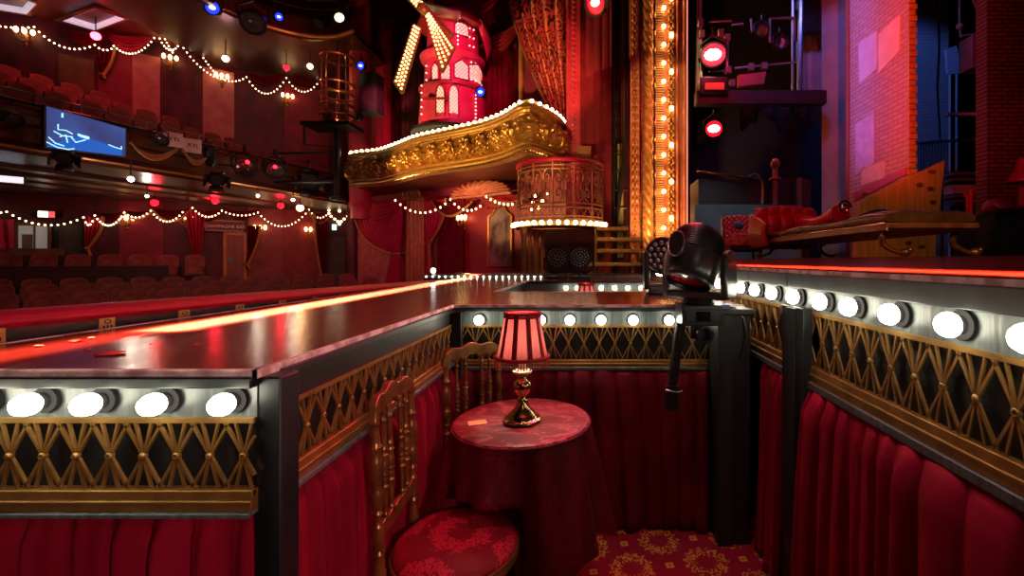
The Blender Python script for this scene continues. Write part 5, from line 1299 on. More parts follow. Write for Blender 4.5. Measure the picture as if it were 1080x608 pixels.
OLIVE=mat('olive_strip',(.12,.13,.02),(.20,.20,.05),3,.5)
b=MB(); p0,p1=at(651,152,9.5),at(660,272,9.5); b.bx(p0.x,p1.x,9.47,9.52,p1.z,p0.z); b.build('cover_strip',OLIVE,lad)
b=MB(); q=at(656,200,9.3)
for k in range(3): b.tube([(q.x+.02*k,q.y,9),(q.x+.05*math.sin(k),q.y,5),(q.x+.03*k,q.y-.02,3.2),(q.x-.10,q.y,2.4-.1*k)],.014,5)
b.build('cable',BLACKP,lad)

# ---------------- low gold balcony (drum) with bulbs
JX,JY,JR=at(592,200,8.9).x,8.9,.86
jb=thing('drum_balcony','round gold ironwork balcony with red top rail and bulbs along its base','balcony',(JX,JY,1.9))
A0,A1=PI*1.02,PI*1.90
def jp(a,z,r=JR): return Vector((JX+r*math.cos(a),JY+r*math.sin(a),z))
zt=zat(168,8.05); zb=zat(231,8.05)
IRON=mat('red_gold_ironwork',(.36,.13,.07),(.48,.2,.1),12,.45,.4)
b=MB(); b.tube([jp(A0+(A1-A0)*k/40,zt) for k in range(41)],.045,8); b.build('top_rail',REDPAINT,jb)
b=MB()
for z in (zt-.10,zt-.17,zb+.30,zb+.22,zb+.06): b.tube([jp(A0+(A1-A0)*k/40,z) for k in range(41)],.016,6)
b.build('rail',IRON,jb)
for k in range(7):
    b=MB(); a=A0+(A1-A0)*k/6; b.tube([jp(a,zb),jp(a,zt)],.018,6); b.build('baluster',IRON,jb)
for k in range(6):
    b=MB(); a=A0+(A1-A0)*(k+.5)/6; da=(A1-A0)/12*.9; zc=(zb+.30+zt-.17)/2; hz=(zt-.17-zb-.30)/2
    def sc_(cx,cz,r0,turns,sg,st=0):
        b.tube([jp(a+(cx+r0*(1-t/26)*math.cos(st+sg*t/26*turns*2*PI))*da/.5*.5,zc+(cz+r0*(1-t/26)*math.sin(st+sg*t/26*turns*2*PI))*hz) for t in range(25)],.016,5)
    for sx in (-1,1):
        sc_(sx*.5,.5,.45,1.6,sx,PI/2); sc_(sx*.5,-.45,.42,1.6,-sx,-PI/2)
    b.tube([jp(a,zc-hz),jp(a,zc+hz)],.010,5); b.tube([jp(a+da*.35*math.cos(2*PI*t/16),zc+hz*.38*math.sin(2*PI*t/16)) for t in range(16)],.017,5,closed=True)
    for sx in (-1,1): b.tube([jp(a+sx*da*(1-q/8),zb+.06+.16*math.sin(PI*q/8)*.95) for q in range(9)],.009,5)
    b.build('scrollwork',IRON,jb)
b=MB(); n=40
b.lathe([(JR-.1,zb-.16),(JR+.02,zb-.16),(JR+.07,zb-.12),(JR+.05,zb-.03),(JR+.02,zb+.02),(JR-.1,zb+.02)],40,Matrix.Translation((JX,JY,0)),a0=A0,a1=A1); b.build('base_rim',GOLD,jb)
b=MB(); vs=[jp(A0+(A1-A0)*k/30,zb-.1) for k in range(31)]; b.add(vs+[v+Vector((0,0,.06)) for v in vs],[tuple(range(31)),tuple(reversed(range(31,62)))]); b.build('floor_plate',VELVETD,jb)
for k in range(17):
    a=A0+(A1-A0)*(k+.3)/17; b=MB(); b.sphere(jp(a,zb-.07,JR+.10),.042,8,6); b.build('bulb',BULBW,jb)
for k in range(6): b=MB(); b.sphere(jp(A0+(A1-A0)*(.10+.06*k),zb+.25+.12*(k%3),JR-.25),.03,6,5); b.build('inner_lamp',AMBERB,jb)
# gold posts below it, and a dark board standing in for the shade behind
for i,(px,w_) in enumerate(((552.5,.05),(559,.035),(565.5,.06),(572.5,.045))):
    q=at(px,260,8.3+.12*i); b=MB(); b.lathe([(w_*1.5,.0),(w_*1.5,.12),(w_,.18),(w_*.9,zb-.35),(w_*1.4,zb-.26),(w_*1.6,zb-.16)],12,Matrix.Translation((q.x,q.y,0))); o=b.build('gold_post',PILGOLD); tag(o,['leftmost gold post under the round balcony','slim second gold post under the round balcony','thicker third gold post under the round balcony','rightmost gold post under the round balcony'][i],'post',group='gold posts under the round balcony')
b=MB(); q0,q1=at(574,260,9.6),at(645,260,9.6); b.bx(q0.x,q1.x,9.3,9.36,-.1,zb-.1); trim(b,mat('recess_shade_board',(.05,.006,.007),(.08,.01,.01),4,.6))
b=MB(); q=at(571,272,8.9); b.bx(q.x-.14,q.x+.10,8.9,8.94,-.2,zat(262,8.9)); o=b.build('folded_screen',mat('rust_panel',(.28,.07,.035),(.36,.1,.05),4,.5)); tag(o,'narrow rust-red panel leaning among the gold posts','panel')

# ---------------- two round LED pars, step frame
for i,px in enumerate((588,612)):
    p=at(px,272,5.55); t=thing('led_par',['left of the two round black LED lamps on the far stage edge','right of the two round black LED lamps on the far stage edge'][i],'stage light',p,0,'round LED lamps on the far stage edge')
    mm=Matrix.Translation(p)@Vector((-.08,-1,.05)).to_track_quat('Z','Y').to_matrix().to_4x4()
    b=MB(); b.lathe([(1e-4,-.12),(.09,-.11),(.13,-.05),(.142,.05),(.146,.07),(.135,.075),(.125,.06),(1e-4,.055)],30,mm,caps=False); h=b.build('head',BLACKP,t,sharp=50)
    for r_,n_ in ((0,1),(.036,6),(.072,12),(.106,18)):
        for k in range(n_): a=2*PI*k/n_+r_*9; b=MB(); b.sphere(mm@Vector((r_*math.cos(a),r_*math.sin(a),.058)),.011,6,4); b.build('lens',STEEL,h)
    b=MB(); b.tube([p+Vector((-.165,0,.0)),p+Vector((-.165,0,-.14)),p+Vector((-.06,0,-.19)),p+Vector((.06,0,-.19)),p+Vector((.165,0,-.14)),p+Vector((.165,0,0))],.016,7); b.bx(p.x-.13,p.x+.13,p.y-.1,p.y+.1,ZR,ZR+.035); b.tube([p+Vector((0,0,-.19)),Vector((p.x,p.y,ZR+.02))],.02,8); b.build('yoke',BLACKM,t)
fy=7.3
sf=thing('gold_steps','gold-lit step frame with rails standing left of the proscenium base','steps',(at(650,290,fy).x,fy,ZR))
b=MB(); 
def G_(px,py,Y=fy): return at(px,py,Y)
for px,y0,y1,Y in ((629,241,300,fy),(661,241,275,fy),(673,262,300,fy),(640,243,266,fy),(664,262,290,fy+.3)): b.tube([G_(px,y0,Y),G_(px,y1,Y)],.028,8)
b.build('upright',GOLD,sf)
for py,x0,x1 in ((242,629,662),(253,629,674),(265,629,679),(279,620,682)):
    b=MB(); a,c=G_(x0,py),G_(x1,py); b.bx(a.x,c.x,fy-.12,fy+.30,a.z-.03,a.z+.03); b.build('tread',GOLD,sf,bevel=.006)
b=MB(); b.tube([G_(622,279,fy),G_(622,302,fy)],.03,8); b.tube([G_(680,279,fy),G_(680,302,fy)],.03,8); b.tube([G_(632,268),G_(650,266.5),G_(672,268)],.012,5); b.build('leg',GOLD,sf)

# ---------------- proscenium jamb
pr_=thing('proscenium','tall gilded proscenium jamb with spiral rope moulding and columns of bulbs','proscenium',(at(695,290,9.1).x,9.1,0))
def X9(px): return (px-CX)/F*9.1
ZT=9.4
PROSG=mat('proscenium_gilding',(.45,.18,.05),(.62,.30,.10),11,.4,.45,.2)
PINKG_=mat('rose_gilt_band',(.45,.12,.07),(.55,.18,.10),5,.45,.2,.08)
b=MB(); b.bx(X9(665),X9(725),9.12,9.5,-.2,ZT); b.build('jamb',PINKG_,pr_)
def leafband(px0,px1,o,per,name,mt):
    b=MB(); x0,x1=X9(px0),X9(px1); xc=(x0+x1)/2; w=(x1-x0)/2
    n=int((ZT)/per)
    for k in range(n):
        z=per*(k+.5)
        for sx in (-1,1):
            b.sphere((xc+sx*w*.45,9.12-o,z),1,7,5,(w*.42,.045,per*.44))
        b.sphere((xc,9.11-o,z+per*.5),1,6,4,(w*.25,.06,per*.28))
    return b.build(name,mt,pr_,sharp=70)
leafband(665.5,674,.0,.17,'leaf_band',PROSG)
b=MB(); b.tube([(X9(676),9.10,-.2),(X9(676),9.10,ZT)],.035,8); b.tube([(X9(690.5),9.10,-.2),(X9(690.5),9.10,ZT)],.025,8); b.build('fillet',BRASS,pr_)
# spiral rope
b=MB(); rr=(X9(689)-X9(678))/2; xc=X9(683.5)
def rope(u,v):
    z=-.2+v*(ZT+.2); a=u*2*PI; r=rr*(.74+.34*abs(math.cos(1.5*a+z*PI/.23))); return Vector((xc+r*math.cos(a),9.10+r*.7*math.sin(a),z))
b.grid(30,800,rope,closed_u=True); b.build('rope_moulding',PROSG,pr_,sharp=80)
b=MB()   # ribbed flat
n=190
for k in range(n): b.bx(X9(691.5),X9(700),9.08,9.12,k*.049,k*.049+.026)
b.build('ribbed_band',mat('ribbed_gilding',(.62,.30,.12),(.72,.38,.17),6,.45,.2),pr_)
leafband(703,713,.02,.14,'scroll_band',PROSG)
b=MB(); b.tube([(X9(714.5),9.08,-.2),(X9(714.5),9.08,ZT)],.03,8); b.tube([(X9(722),9.08,-.2),(X9(722),9.08,ZT)],.05,10); b.build('edge_roll',PINKG_,pr_)
PBEAD=glow('pink_bead',(1.0,.30,.25),2.5)
for k in range(100): b=MB(); b.sphere((X9(724.2),9.05,1.42+.04*k),.013,5,4); b.build('bead_light',PBEAD,pr_)
b=MB()
for k in range(90): b.sphere((X9(724.2),9.05,5.42+.04*k),.013,5,4)
tag(b.build('bead_light',PBEAD,pr_),kind='stuff')
for k in range(16):
    z=zat(241,9.1)+k*(19.2/F*9.1)
    b=MB(); b.sphere((X9(699.5),9.02,z),.040,9,6); b.build('bulb',AMBERB,pr_)
    b=MB(); b.sphere((X9(707.5),9.02,z-.19 if k%2 else z+.21),.040,9,6); b.build('bulb',AMBERB,pr_)
# lamp above the curtain
par('round red-lit lantern above the tall crimson curtain',at(631,3,8.6),(-.5,-.8,-.5),.22,.34,glow('pink_lantern',(1.0,.004,.012),3),core=(glow('lantern_core',(1.0,.35,.35),4),.45))
b=MB(); q=at(616,160,9.0); b.box(q,(.28,.2,.18)); b.tube([q+Vector((-.14,0,0)),q+Vector((-.28,0,-.06))],.03,6); o=b.build('tan_fixture',mat('tan_fixture_paint',(.3,.12,.06),None,4,.5)); tag(o,'small tan box fixture on the curtain above the round balcony','fixture')

# ---------------- gold birdcage on its black stand, left of the box
bx_,by_=at(356,100,11.9).x,11.9
cg=thing('gold_birdcage','tall gold wire birdcage of stacked rings with a domed top','birdcage',(bx_,by_,zat(132,by_)))
r_=.40
zt_=zat(60,by_); zb_=zat(132,by_)
for py in (62,90,101,113,123): b=MB(); b.tube([(bx_+r_*math.cos(2*PI*k/28),by_+r_*math.sin(2*PI*k/28),zat(py,by_)) for k in range(28)],.034,7,closed=True); b.build('ring',CHGOLD,cg)
b=MB()
for k in range(5):
    a=2*PI*k/5+.3; b.tube([(bx_+r_*math.cos(a),by_+r_*math.sin(a),zb_),(bx_+r_*math.cos(a),by_+r_*math.sin(a),zt_)]+[(bx_+r_*math.cos(a)*math.cos(q),by_+r_*math.sin(a)*math.cos(q),zt_+.36*math.sin(q)) for q in (.3,.6,.9,1.2,1.5)],.010,5)
b.build('bar',CHGOLD,cg)
b=MB(); b.tube([(bx_,by_,zb_),(bx_,by_,zt_+.4)],.03,8); b.lathe([(r_*1.02,zb_),(r_*1.05,zb_+.05),(r_*.5,zb_+.07)],20,Matrix.Translation((bx_,by_,0))); b.build('mast',BRASS,cg)
b=MB(); b.bx(bx_-.75,bx_+.5,by_-.4,by_+.4,zb_-.10,zb_-.01); 
b.tube([(bx_,by_,3.05),(bx_,by_,zb_-.05)],.09,12); b.tube([(bx_-1.75,by_+.1,3.5),(bx_,by_,3.5)],.05,8); b.tube([(bx_-1.75,by_+.1,4.3),(bx_,by_,4.3)],.04,8); b.tube([(bx_-.7,by_-.3,zb_-.6),(bx_-.7,by_-.3,zb_),],.03,6); b.tube([(bx_-.7,by_-.3,zb_-.6),(bx_,by_,zb_-.6)],.02,6); b.lathe([(.2,3.0),(.2,3.08),(.1,3.1)],14,Matrix.Translation((bx_,by_,0)))
o=b.build('cage_stand',BLACKM); tag(o,'black pole stand with platform carrying the gold birdcage','stand')
for i,(px,py) in enumerate(((344,128),(379,129))):
    q=at(px,py,11.7); q.z=zb_-.01+.12; par(['small black uplight on the birdcage platform','small black uplight at the foot of the red column'][i],(q.x,q.y,q.z+.05),(.1,.2,1),.09,.2,DIM)
# ================================================================== WINGS AND STAGE PROPS
DK=zrake(3)
b=MB(); b.bx(2.05,16,10.6,10.7,-.2,10); struct(b.build('wall_wings',mat('black_back_wall',(.010,.008,.010),(.018,.012,.015),3,.8)))
b=MB(); b.bx(X9(725.5),X9(728.5),9.2,9.5,0,9.4); trim(b,BLACKF)
BRK=brick('pale_painted_brick',(.42,.26,.20),(.50,.32,.26),(.30,.19,.14),1.0,'YZ')
BRKD=brick('dark_red_brick',(.14,.04,.035),(.20,.06,.05),(.03,.014,.014),1.0,'XZ')
# brick flat (a scenic wall standing along the depth of the stage)
FX=4.25; Yn,Yf=FX*F/(957-CX),FX*F/(895.5-CX)
bf=thing('brick_flat','scenic brick flat with faded posters, lit half violet and half red','scenery',(FX,(Yn+Yf)/2,DK))
b=MB(); b.bx(FX,FX+.10,Yn,Yf,DK,8.2); b.build('brick_face',BRK,bf)
b=MB()
for k in range(76): 
    z=2.45+k*.078; b.bx(FX+.0,FX+.085+(.02 if k%2 else 0),Yn-.035,Yn+.01,z,z+.066)
b.build('quoin_edge',mat('gold_brick_edge',(.40,.22,.05),(.55,.32,.09),12,.5,.3),bf)
b=MB(); b.bx(FX-.02,FX+.02,Yf-.02,Yf+.06,DK,8.2); b.build('carved_edge',mat('rust_carved_edge',(.25,.06,.03),(.35,.1,.05),30,.6,0,.5),bf)
def onflat(px,py): 
    Y=FX*F/(px-CX); return Y,zat(py,Y)
for i,(q,m_) in enumerate(((((906,46),(926,32),(926,72),(907,89)),mat('faded_poster_grey',(.50,.40,.40),(.58,.48,.46),4,.6)),(((927,36),(950,15),(949,54),(927,78)),mat('faded_poster_buff',(.62,.42,.26),(.7,.5,.34),4,.6)),(((903,131),(923,118),(923,172),(903,185)),mat('faded_poster_rose',(.45,.30,.32),(.56,.4,.4),7,.6)),(((909,178),(934,170),(933,188),(909,196)),mat('buff_slatted_panel',(.6,.36,.2),(.68,.44,.27),9,.6)))):
    pts=[onflat(*v) for v in q]; vs=[(FX-.012,y,z) for y,z in pts]+[(FX,y,z) for y,z in pts]
    b=MB(); b.add(vs,[(0,1,2,3)]+[(j,(j+1)%4,4+(j+1)%4,4+j) for j in range(4)]); o=b.build('poster',m_,bf)
b=MB(); pts=[onflat(*v) for v in ((903,203),(957,177),(957,184),(903,212))]; b.add([(FX-.03,y,z) for y,z in pts]+[(FX,y,z) for y,z in pts],[(0,1,2,3)]+[(j,(j+1)%4,4+(j+1)%4,4+j) for j in range(4)]); b.build('plinth_board',mat('rose_board',(.4,.05,.08),None,4,.5),bf)
# tall blue-lit drape left of the flat
p0,p1=at(866,100,8.2),at(894,100,7.9)
GREYD=mat('grey_masking_cloth',(.24,.24,.27),(.30,.30,.33),3,.8,0,.03)
skirt('masking_drape','tall smooth masking drape glowing dim blue beside the brick flat',(p0.x,p0.y),(p1.x,p1.y),(0,-1),8.5,DK-.05,.4,.02,71,m_=GREYD)
p0,p1=at(843,60,8.6),at(867,60,8.5)
skirt('masking_drape','folded blue-lit cloth hanging left of the tall masking drape',(p0.x,p0.y),(p1.x,p1.y),(0,-1),zat(35,8.5),zat(96,8.5),.22,.06,72,m_=GREYD)
p0,p1=at(838,0,8.3),at(882,0,8.2)
o=skirt('masking_drape','black cloth drooping over the top of the blue-lit drapes',(p0.x,p0.y),(p1.x,p1.y),(0,-1),8.6,zat(38,8.3),.3,.08,73,m_=BLACKF)
# overhead boom with pipes and lamps
bm=thing('lighting_boom','steel pipe boom in the wings hung with lamps and small boxes','rigging',at(790,100,8))
STP=mat('cool_steel_pipe',(.30,.28,.34),(.4,.38,.45),9,.3,.8)
b=MB()
for x0,y0,x1,y1 in ((739,22,740,82),(767,36,767,78),(836,-10,836,98),(840,45,840,66),(748,23,772,22),(748,76,768,74),(772,26,784,25),(775,72,840,66),(792,20,793,34),(840,10,841,0),(812,20,838,18)):
    b.tube([at(x0,y0,8),at(x1,y1,8)],.026 if y1-y0>40 else .020,7)
b.tube([at(738,-20,8.05),at(736,100,8.05)],.05,8); b.tube([at(845,-20,8.1),at(843,98,8.1)],.05,8)
b.build('pipe',STP,bm)
b=MB(); 
for px,py in ((739,24),(740,36),(767,40),(760,35),(768,74),(806,70),(792,71),(772,88)): b=MB(); b.box(at(px,py,7.95),(.09,.08,.12)); b.build('coupler',STP,bm)
b=MB(); 
for x0,y0,x1,y1 in ((812,20,838,19),(812,20,812,45),(838,19,838,44)): b.tube([at(x0,y0,7.95),at(x1,y1,7.95)],.022,6)
b.build('lamp_bracket',mat('rust_bracket',(.2,.05,.03),None,5,.5),bm)
b=MB(); q=[at(779,79,7.9),at(808,75.5,7.9),at(806,88,7.9),at(779.5,91,7.9)]; b.add(q+[v+Vector((0,.1,0)) for v in q],[(3,2,1,0),(4,5,6,7)]+[(i,(i+1)%4,4+(i+1)%4,4+i) for i in range(4)]); o=b.build('control_box',mat('rust_box',(.22,.06,.05),(.28,.08,.06),5,.5)); tag(o,'rust coloured flat box hanging from the boom','box')
q=at(751,93,7.9); t=thing('labelled_box','dark box with an orange label below the hottest red lamp','box',q); b=MB(); b.box(q,(.50,.3,.30)); b.build('housing',BLACKM,t,bevel=.02); b=MB(); b.box(q+Vector((0,-.16,-.03)),(.34,.02,.12)); b.build('orange_label',mat('orange_label',(.6,.22,.1),None,4,.5),t)
par('hottest red star-bright lamp on the wings boom',at(752,60,7.85),(-.3,-1,-.15),.20,.3,glow('deep_red_lens',(1.0,.001,.004),9),core=(REDCORE,.72))
par('second red lamp below the first in the wings',at(753,137,7.9),(-.3,-1,-.1),.15,.26,glow('red_lens',(1.0,.001,.004),8),core=(glow('soft_red_core',(1.0,.55,.55),9),.70))
par('round unlit lamp with amber reflector on the boom',at(803,33,7.9),(-.1,-1,-.25),.11,.22,mat('amber_reflector',(.5,.25,.08),(.7,.4,.15),40,.2,.9))
par('unlit lamp with blue glint and amber reflector on the boom',at(822,46,7.9),(.1,-1,-.25),.11,.26,mat('blue_amber_reflector',(.15,.3,.6),(.7,.3,.1),9,.2,.9))
b=MB(); a,c=at(735,108,7.8),at(872,94,7.8); b.bx(a.x,c.x,7.8,8.0,zat(109,7.8),zat(95,7.8)); o=b.build('header_beam',mat('plum_beam',(.022,.008,.014),(.035,.012,.02),4,.6)); tag(o,'dark plum header beam across the wings below the boom','beam')
b=MB(); p=at(805,130,8.2)
b.grid(40,8,lambda u,v: at(780+88*u,112+ (16+8*math.sin(u*17)+4*math.sin(u*41))*v,8.3)+Vector((0,.08*math.sin(u*30),0))); o=b.build('black_border_cloth',BLACKF,solid=.01); tag(o,'ragged black cloth border hanging under the plum beam','curtain')
b=MB(); a,c=at(735,184,7.6),at(852,184,7.6); b.bx(a.x,c.x,7.5,8.1,DK,zat(190,7.6)); o=b.build('prop_cabinet',mat('black_red_cabinet',(.02,.006,.008),(.035,.01,.012),5,.5)); tag(o,'long low black cabinet against the back of the wings','cabinet')
b=MB(); q=at(817.5,196,7.4); b.tube([Vector((at(817.5,212,7.4).x,7.4,DK)),at(817.5,178,7.4)],.045,8); b.sphere(at(817.5,173,7.4),.075,10,7,(1,1,1.3)); b.lathe([(.1,0),(.1,.03),(.04,.05)],10,Matrix.Translation((q.x,q.y,zat(190,7.4)))); o=b.build('newel_post',mat('red_lit_post',(.4,.06,.05),(.5,.1,.07),6,.45)); tag(o,'slim red-lit post with a knob top standing in the wings','post')  # red light on the post is put into its colour
b=MB(); b.tube([Vector((at(843,210,7.4).x,7.4,DK)),at(843,188,7.4)],.04,8); o=b.build('short_post',mat('brown_post',(.25,.1,.06),None,6,.5)); tag(o,'short brown post right of the knob-topped post','post')
b=MB(); b.tube([at(735,181,7.3),at(760,184,7.3),at(780,187,7.3),at(802,189,7.3),at(804,192,7.3),Vector((at(804,192,7.3).x,7.3,DK))],.02,6); o=b.build('slung_pipe',BRASS); tag(o,'thin brassy pipe slung low across the wings','pipe')
b=MB(); b.grid(12,6,lambda u,v: at(782+20*u,185+4*v+2*math.sin(u*7),7.35)+Vector((0,.1*v,.0))); o=b.build('blue_cloth',mat('blue_rag',(.08,.15,.35),(.12,.2,.45),8,.8),solid=.02); tag(o,'small blue cloth lying over the thin pipe','cloth')
# grey-blue wall low behind the chaise
b=MB(); a,c=at(733,215,7.3),at(842,215,7.3); b.bx(a.x,c.x,7.28,7.36,DK-.02,zat(216,7.3)); o=b.build('low_screen',mat('teal_grey_board',(.10,.14,.16),(.14,.19,.21),4,.6)); tag(o,'low teal-grey board wall behind the red chair and chaise','screen')
# red tufted armchair
BUT=mat('red_leather',(.36,.008,.016),(.44,.014,.024),10,.32,0,.05)
PATR=damask('red_patterned_upholstery',(.30,.02,.03),(.55,.12,.10),16.0,.5)
cx_,cy_=at(780,262,6.3).x,6.3
rc_=thing('red_armchair','small red quilted chair with a patterned cushion behind the large moving light','chair',(cx_,cy_,DK))
zt_=zat(229,6.3)
b=MB()
def qb(u,v):
    x=-.22+.44*u; z=.16+(zt_-DK-.16)*v; d=.022*abs(math.sin((u*6+v*6)*PI))*abs(math.sin((u*6-v*6)*PI)); return Vector((cx_+x,cy_-.02-d+.06*v,DK+z+.03*math.sin(PI*u)*v))
b.grid(48,40,qb); b.build('quilted_back',BUT,rc_,sharp=80,solid=.06)
b=MB(); q=at(783,253.5,6.15); b.bx(q.x-.15,q.x+.16,q.y-.06,q.y+.02,q.z-.09,q.z+.10); b.build('cushion',PATR,rc_,bevel=.03)
b=MB(); b.bx(cx_-.22,cx_+.22,cy_-.30,cy_+.02,DK+.10,DK+.15); b.build('seat',BLACKF,rc_,bevel=.02)
for sx in (-1,1):
    for y in (-.27,0): b=MB(); b.tube([(cx_+sx*.2,cy_+y,DK),(cx_+sx*.19,cy_+y,DK+.10)],.018,7); b.build('leg',BLACKM,rc_)
b=MB(); b.tube([(cx_-.235,cy_,DK+.1),(cx_-.235,cy_+.06,zt_)],.015,6); b.tube([(cx_+.235,cy_,DK+.1),(cx_+.235,cy_+.06,zt_-.02)],.015,6); b.build('back_frame',CHGOLD,rc_)
b=MB(); b.sphere(at(779,238,6.1),.06,10,7,(1.1,1,1)); o=b.build('blue_ornament',mat('blue_glaze',(.03,.10,.2),(.05,.15,.3),8,.2)); tag(o,'small blue round ornament on the red quilted chair','ornament')
# chaise longue
Y0c=3.0; X0c,X1c=at(934,240,Y0c).x,at(1029,240,Y0c).x; YL=5.5
zt_=zat(223,Y0c); zb_=zat(243,Y0c)
ca=thing('chaise_longue','long dark leather chaise with tufted red back and curled gilt legs on the stage edge','sofa',((X0c+X1c)/2,4.2,DK))
LEA=mat('dark_leather',(.08,.034,.013),(.15,.07,.026),9,.26,0,.1)
def cxy(u,v): # u across, v along depth
    return X0c+(X1c-X0c)*u + v*(.10+.25*u), Y0c+(YL-Y0c)*v
b=MB()
def cu_(u,v):
    a=u*2*PI; k=abs(math.cos(a))**.35*(1 if math.cos(a)>0 else -1); s=abs(math.sin(a))**.45*(1 if math.sin(a)>0 else -1)
    uu=.5+.5*k; x,y=cxy(uu,v); z=(zt_+zb_+.05)/2+(zt_-zb_-.05)/2*s+.012*math.sin(v*14+uu*3)*(s>0)+.008*math.sin(uu*9)*(s>0)
    e=min(v,1-v)/.02; 
    return Vector((x,y,z if e>=1 else (zt_+zb_)/2+(z-(zt_+zb_)/2)*(.75+.25*e)))
b.grid(40,48,cu_,closed_u=True); b.f.append(tuple(range(40))[::-1]); b.build('cushion',LEA,ca,sharp=50)
b=MB()
for (u0,u1,zz0,zz1) in ((-.02,1.02,zb_-.005,zb_+.05),):
    vs=[]
    for v in (0,1):
        for u in (u0,u1):
            x,y=cxy(u,v); y=y-.02 if v==0 else y
            vs+=[(x,y,zz0),(x,y,zz1)]
    b.add(vs,[(0,1,3,2),(4,6,7,5),(0,4,5,1),(2,3,7,6),(1,5,7,3),(0,2,6,4)])
b.build('frame',mat('gilt_mahogany',(.20,.06,.025),(.34,.14,.05),12,.35,.3),ca,bevel=.008)
b=MB(); x,y=cxy(0,0); x2,_=cxy(1,0); b.tube([(x-.01,y-.03,zb_+.005),(x2+.01,y-.03,zb_+.005)],.010,6); xx,yy=cxy(0,1); b.tube([(x-.015,y-.02,zb_+.045),(xx-.015,yy,zb_+.045)],.008,6); b.build('piping',BRASS,ca)
def cab_leg(u,v,fx,fy):
    x,y=cxy(u,v); h=zb_-DK; b=MB()
    pts=smooth([(x,y,zb_),(x-.25*fx*h,y-.2*fy*h,zb_-.25*h),(x-.15*fx*h,y-.1*fy*h,DK+.45*h),(x+.30*fx*h,y-.2*fy*h,DK+.2*h),(x+.55*fx*h,y-.3*fy*h,DK+.04)],6)
    b.tube(pts,[.024-.010*k/(len(pts)-1) for k in range(len(pts))],8); b.sphere(pts[-1]+Vector((0,0,-.005)),.034,9,6,(1.1,1,.9)); b.sphere(pts[-1]+Vector((.03*fx,0,.01)),.022,8,5); return b.build('leg',BRASS if v==0 else CHGOLD,ca)
cab_leg(.10,.03,1,.5); cab_leg(.88,.03,1,.5); cab_leg(.10,.95,-1,-.5); cab_leg(.9,.95,1,-.5)
# tufted red back at the far end, and the sloping ribbed arm with a gilt scroll
def tuft(u,v,nu,nv): return .03*abs(math.sin(u*nu*PI))*abs(math.sin(v*nv*PI))
b=MB(); xl,xr=at(795,240,5.5).x,at(852,240,5.5).x; zt2=zat(223,5.5)
b.grid(50,26,lambda u,v: Vector((xl+(xr-xl)*u+.06*math.sin(v*PI)*(u-.5)*2,5.46-.04-tuft(u,v,5,2.5)-.10*math.sin(v*PI)*.7,zb_-.05+(zt2-zb_+.05)*v+.04*math.sin(PI*u)*v)))
b.build('tufted_back',BUT,ca,sharp=80,solid=.07)
b=MB(); xl2=xl-.02; b.grid(14,18,lambda u,v: Vector((xl2-.03*math.sin(v*PI),5.05+.42*u,zb_-.04+(zt2-zb_)*v*(.62+.38*u)))); b.build('side_roll',BUT,ca,solid=.06)
pa=[at(843,228,5.4),at(855,233,5.2),at(868,231,5.0),at(880,224,4.8),at(887,219,4.7)]
pa=smooth(pa,10); b=MB(); b.tube([p+Vector((0,0,-.07)) for p in pa],[.10+.012*abs(math.sin(k*.9)) for k in range(len(pa))],12); b.build('ribbed_arm',BUT,ca,sharp=80)
b=MB(); q=pa[-1]; b.tube([q+Vector((.07*(1-k/30)*math.cos(k*.42),-.06,-.01+.08*(1-k/30)*math.sin(k*.42))) for k in range(28)],.014,6); b.build('scroll',BRASS,ca)
b=MB(); b.grid(24,12,lambda u,v: Vector((at(914+52*u,220,3.9).x,3.75+.5*v,zt_-.0+ .15*math.sin(PI*v)**.7*(math.sin(PI*min(1,u*1.1))**.7)*(1-.55*u)+.012*math.sin(u*13+v*9)))); o=b.build('cloth_heap',BLACKF,solid=.01); tag(o,'heap of black cloth lying on the dark chaise','cloth')
# plank board
Yp=5.75
bd=thing('plank_board','tall slanted board of yellowed planks with bolt heads behind the chaise','board',at(950,275,Yp))
q=[(901,276),(986,276),(996.5,169),(907,213)]; pts=[at(x,y,Yp) for x,y in q]
for v in pts[:2]: v.z=DK
b=MB(); b.add(pts+[v+Vector((0,.06,0)) for v in pts],[(0,1,2,3),(7,6,5,4)]+[(i,4+i,4+(i+1)%4,(i+1)%4) for i in range(4)]); b.build('planks',WOODB,bd)
for px,py in ((982,181),(981,199),(970,195),(984,213),(972,260),(912,205),(958,256)):
    b=MB(); b.lathe([(1e-4,-.02),(.035,-.015),(.045,0),(.035,.01)],12,Matrix.Translation(at(px,py,Yp-.02))@Matrix.Rotation(PI/2,4,'X')@Matrix.Diagonal((1,.6,-1,1))); b.build('bolt_head',CHGOLD,bd)
# blue wall, rail, store of shelving
BLW=brick('blue_lit_plaster_brick',(.30,.30,.32),(.34,.34,.36),(.25,.25,.27),1.0,'XZ')
b=MB(); a,c=at(962,0,9.4),at(1000.5,0,9.4); b.bx(a.x,c.x,9.4,9.6,-.2,9.5); struct(b.build('wall_blue',BLW))
b=MB(); b.tube([at(988,-20,9.36),at(990,50,9.36),at(988,90,9.36),at(991,145,9.36)],.012,6); o=b.build('conduit',BLACKM); tag(o,'thin dark conduit running down the blue-lit wall','pipe')
rl=thing('balustrade','blue-lit metal railing at the foot of the blue wall','railing',at(1000,160,8.6))
b=MB(); b.tube([at(966,151,8.6),at(1039,146.5,8.6)],.03,7); b.tube([at(966,182,8.6),at(1000,182,8.6)],.02,6); b.build('handrail',STEEL,rl)
for k in range(11): b=MB(); b.tube([at(968+3.1*k,151,8.6),at(968+3.1*k,184,8.6)],.016,6); b.build('baluster',STEEL,rl)
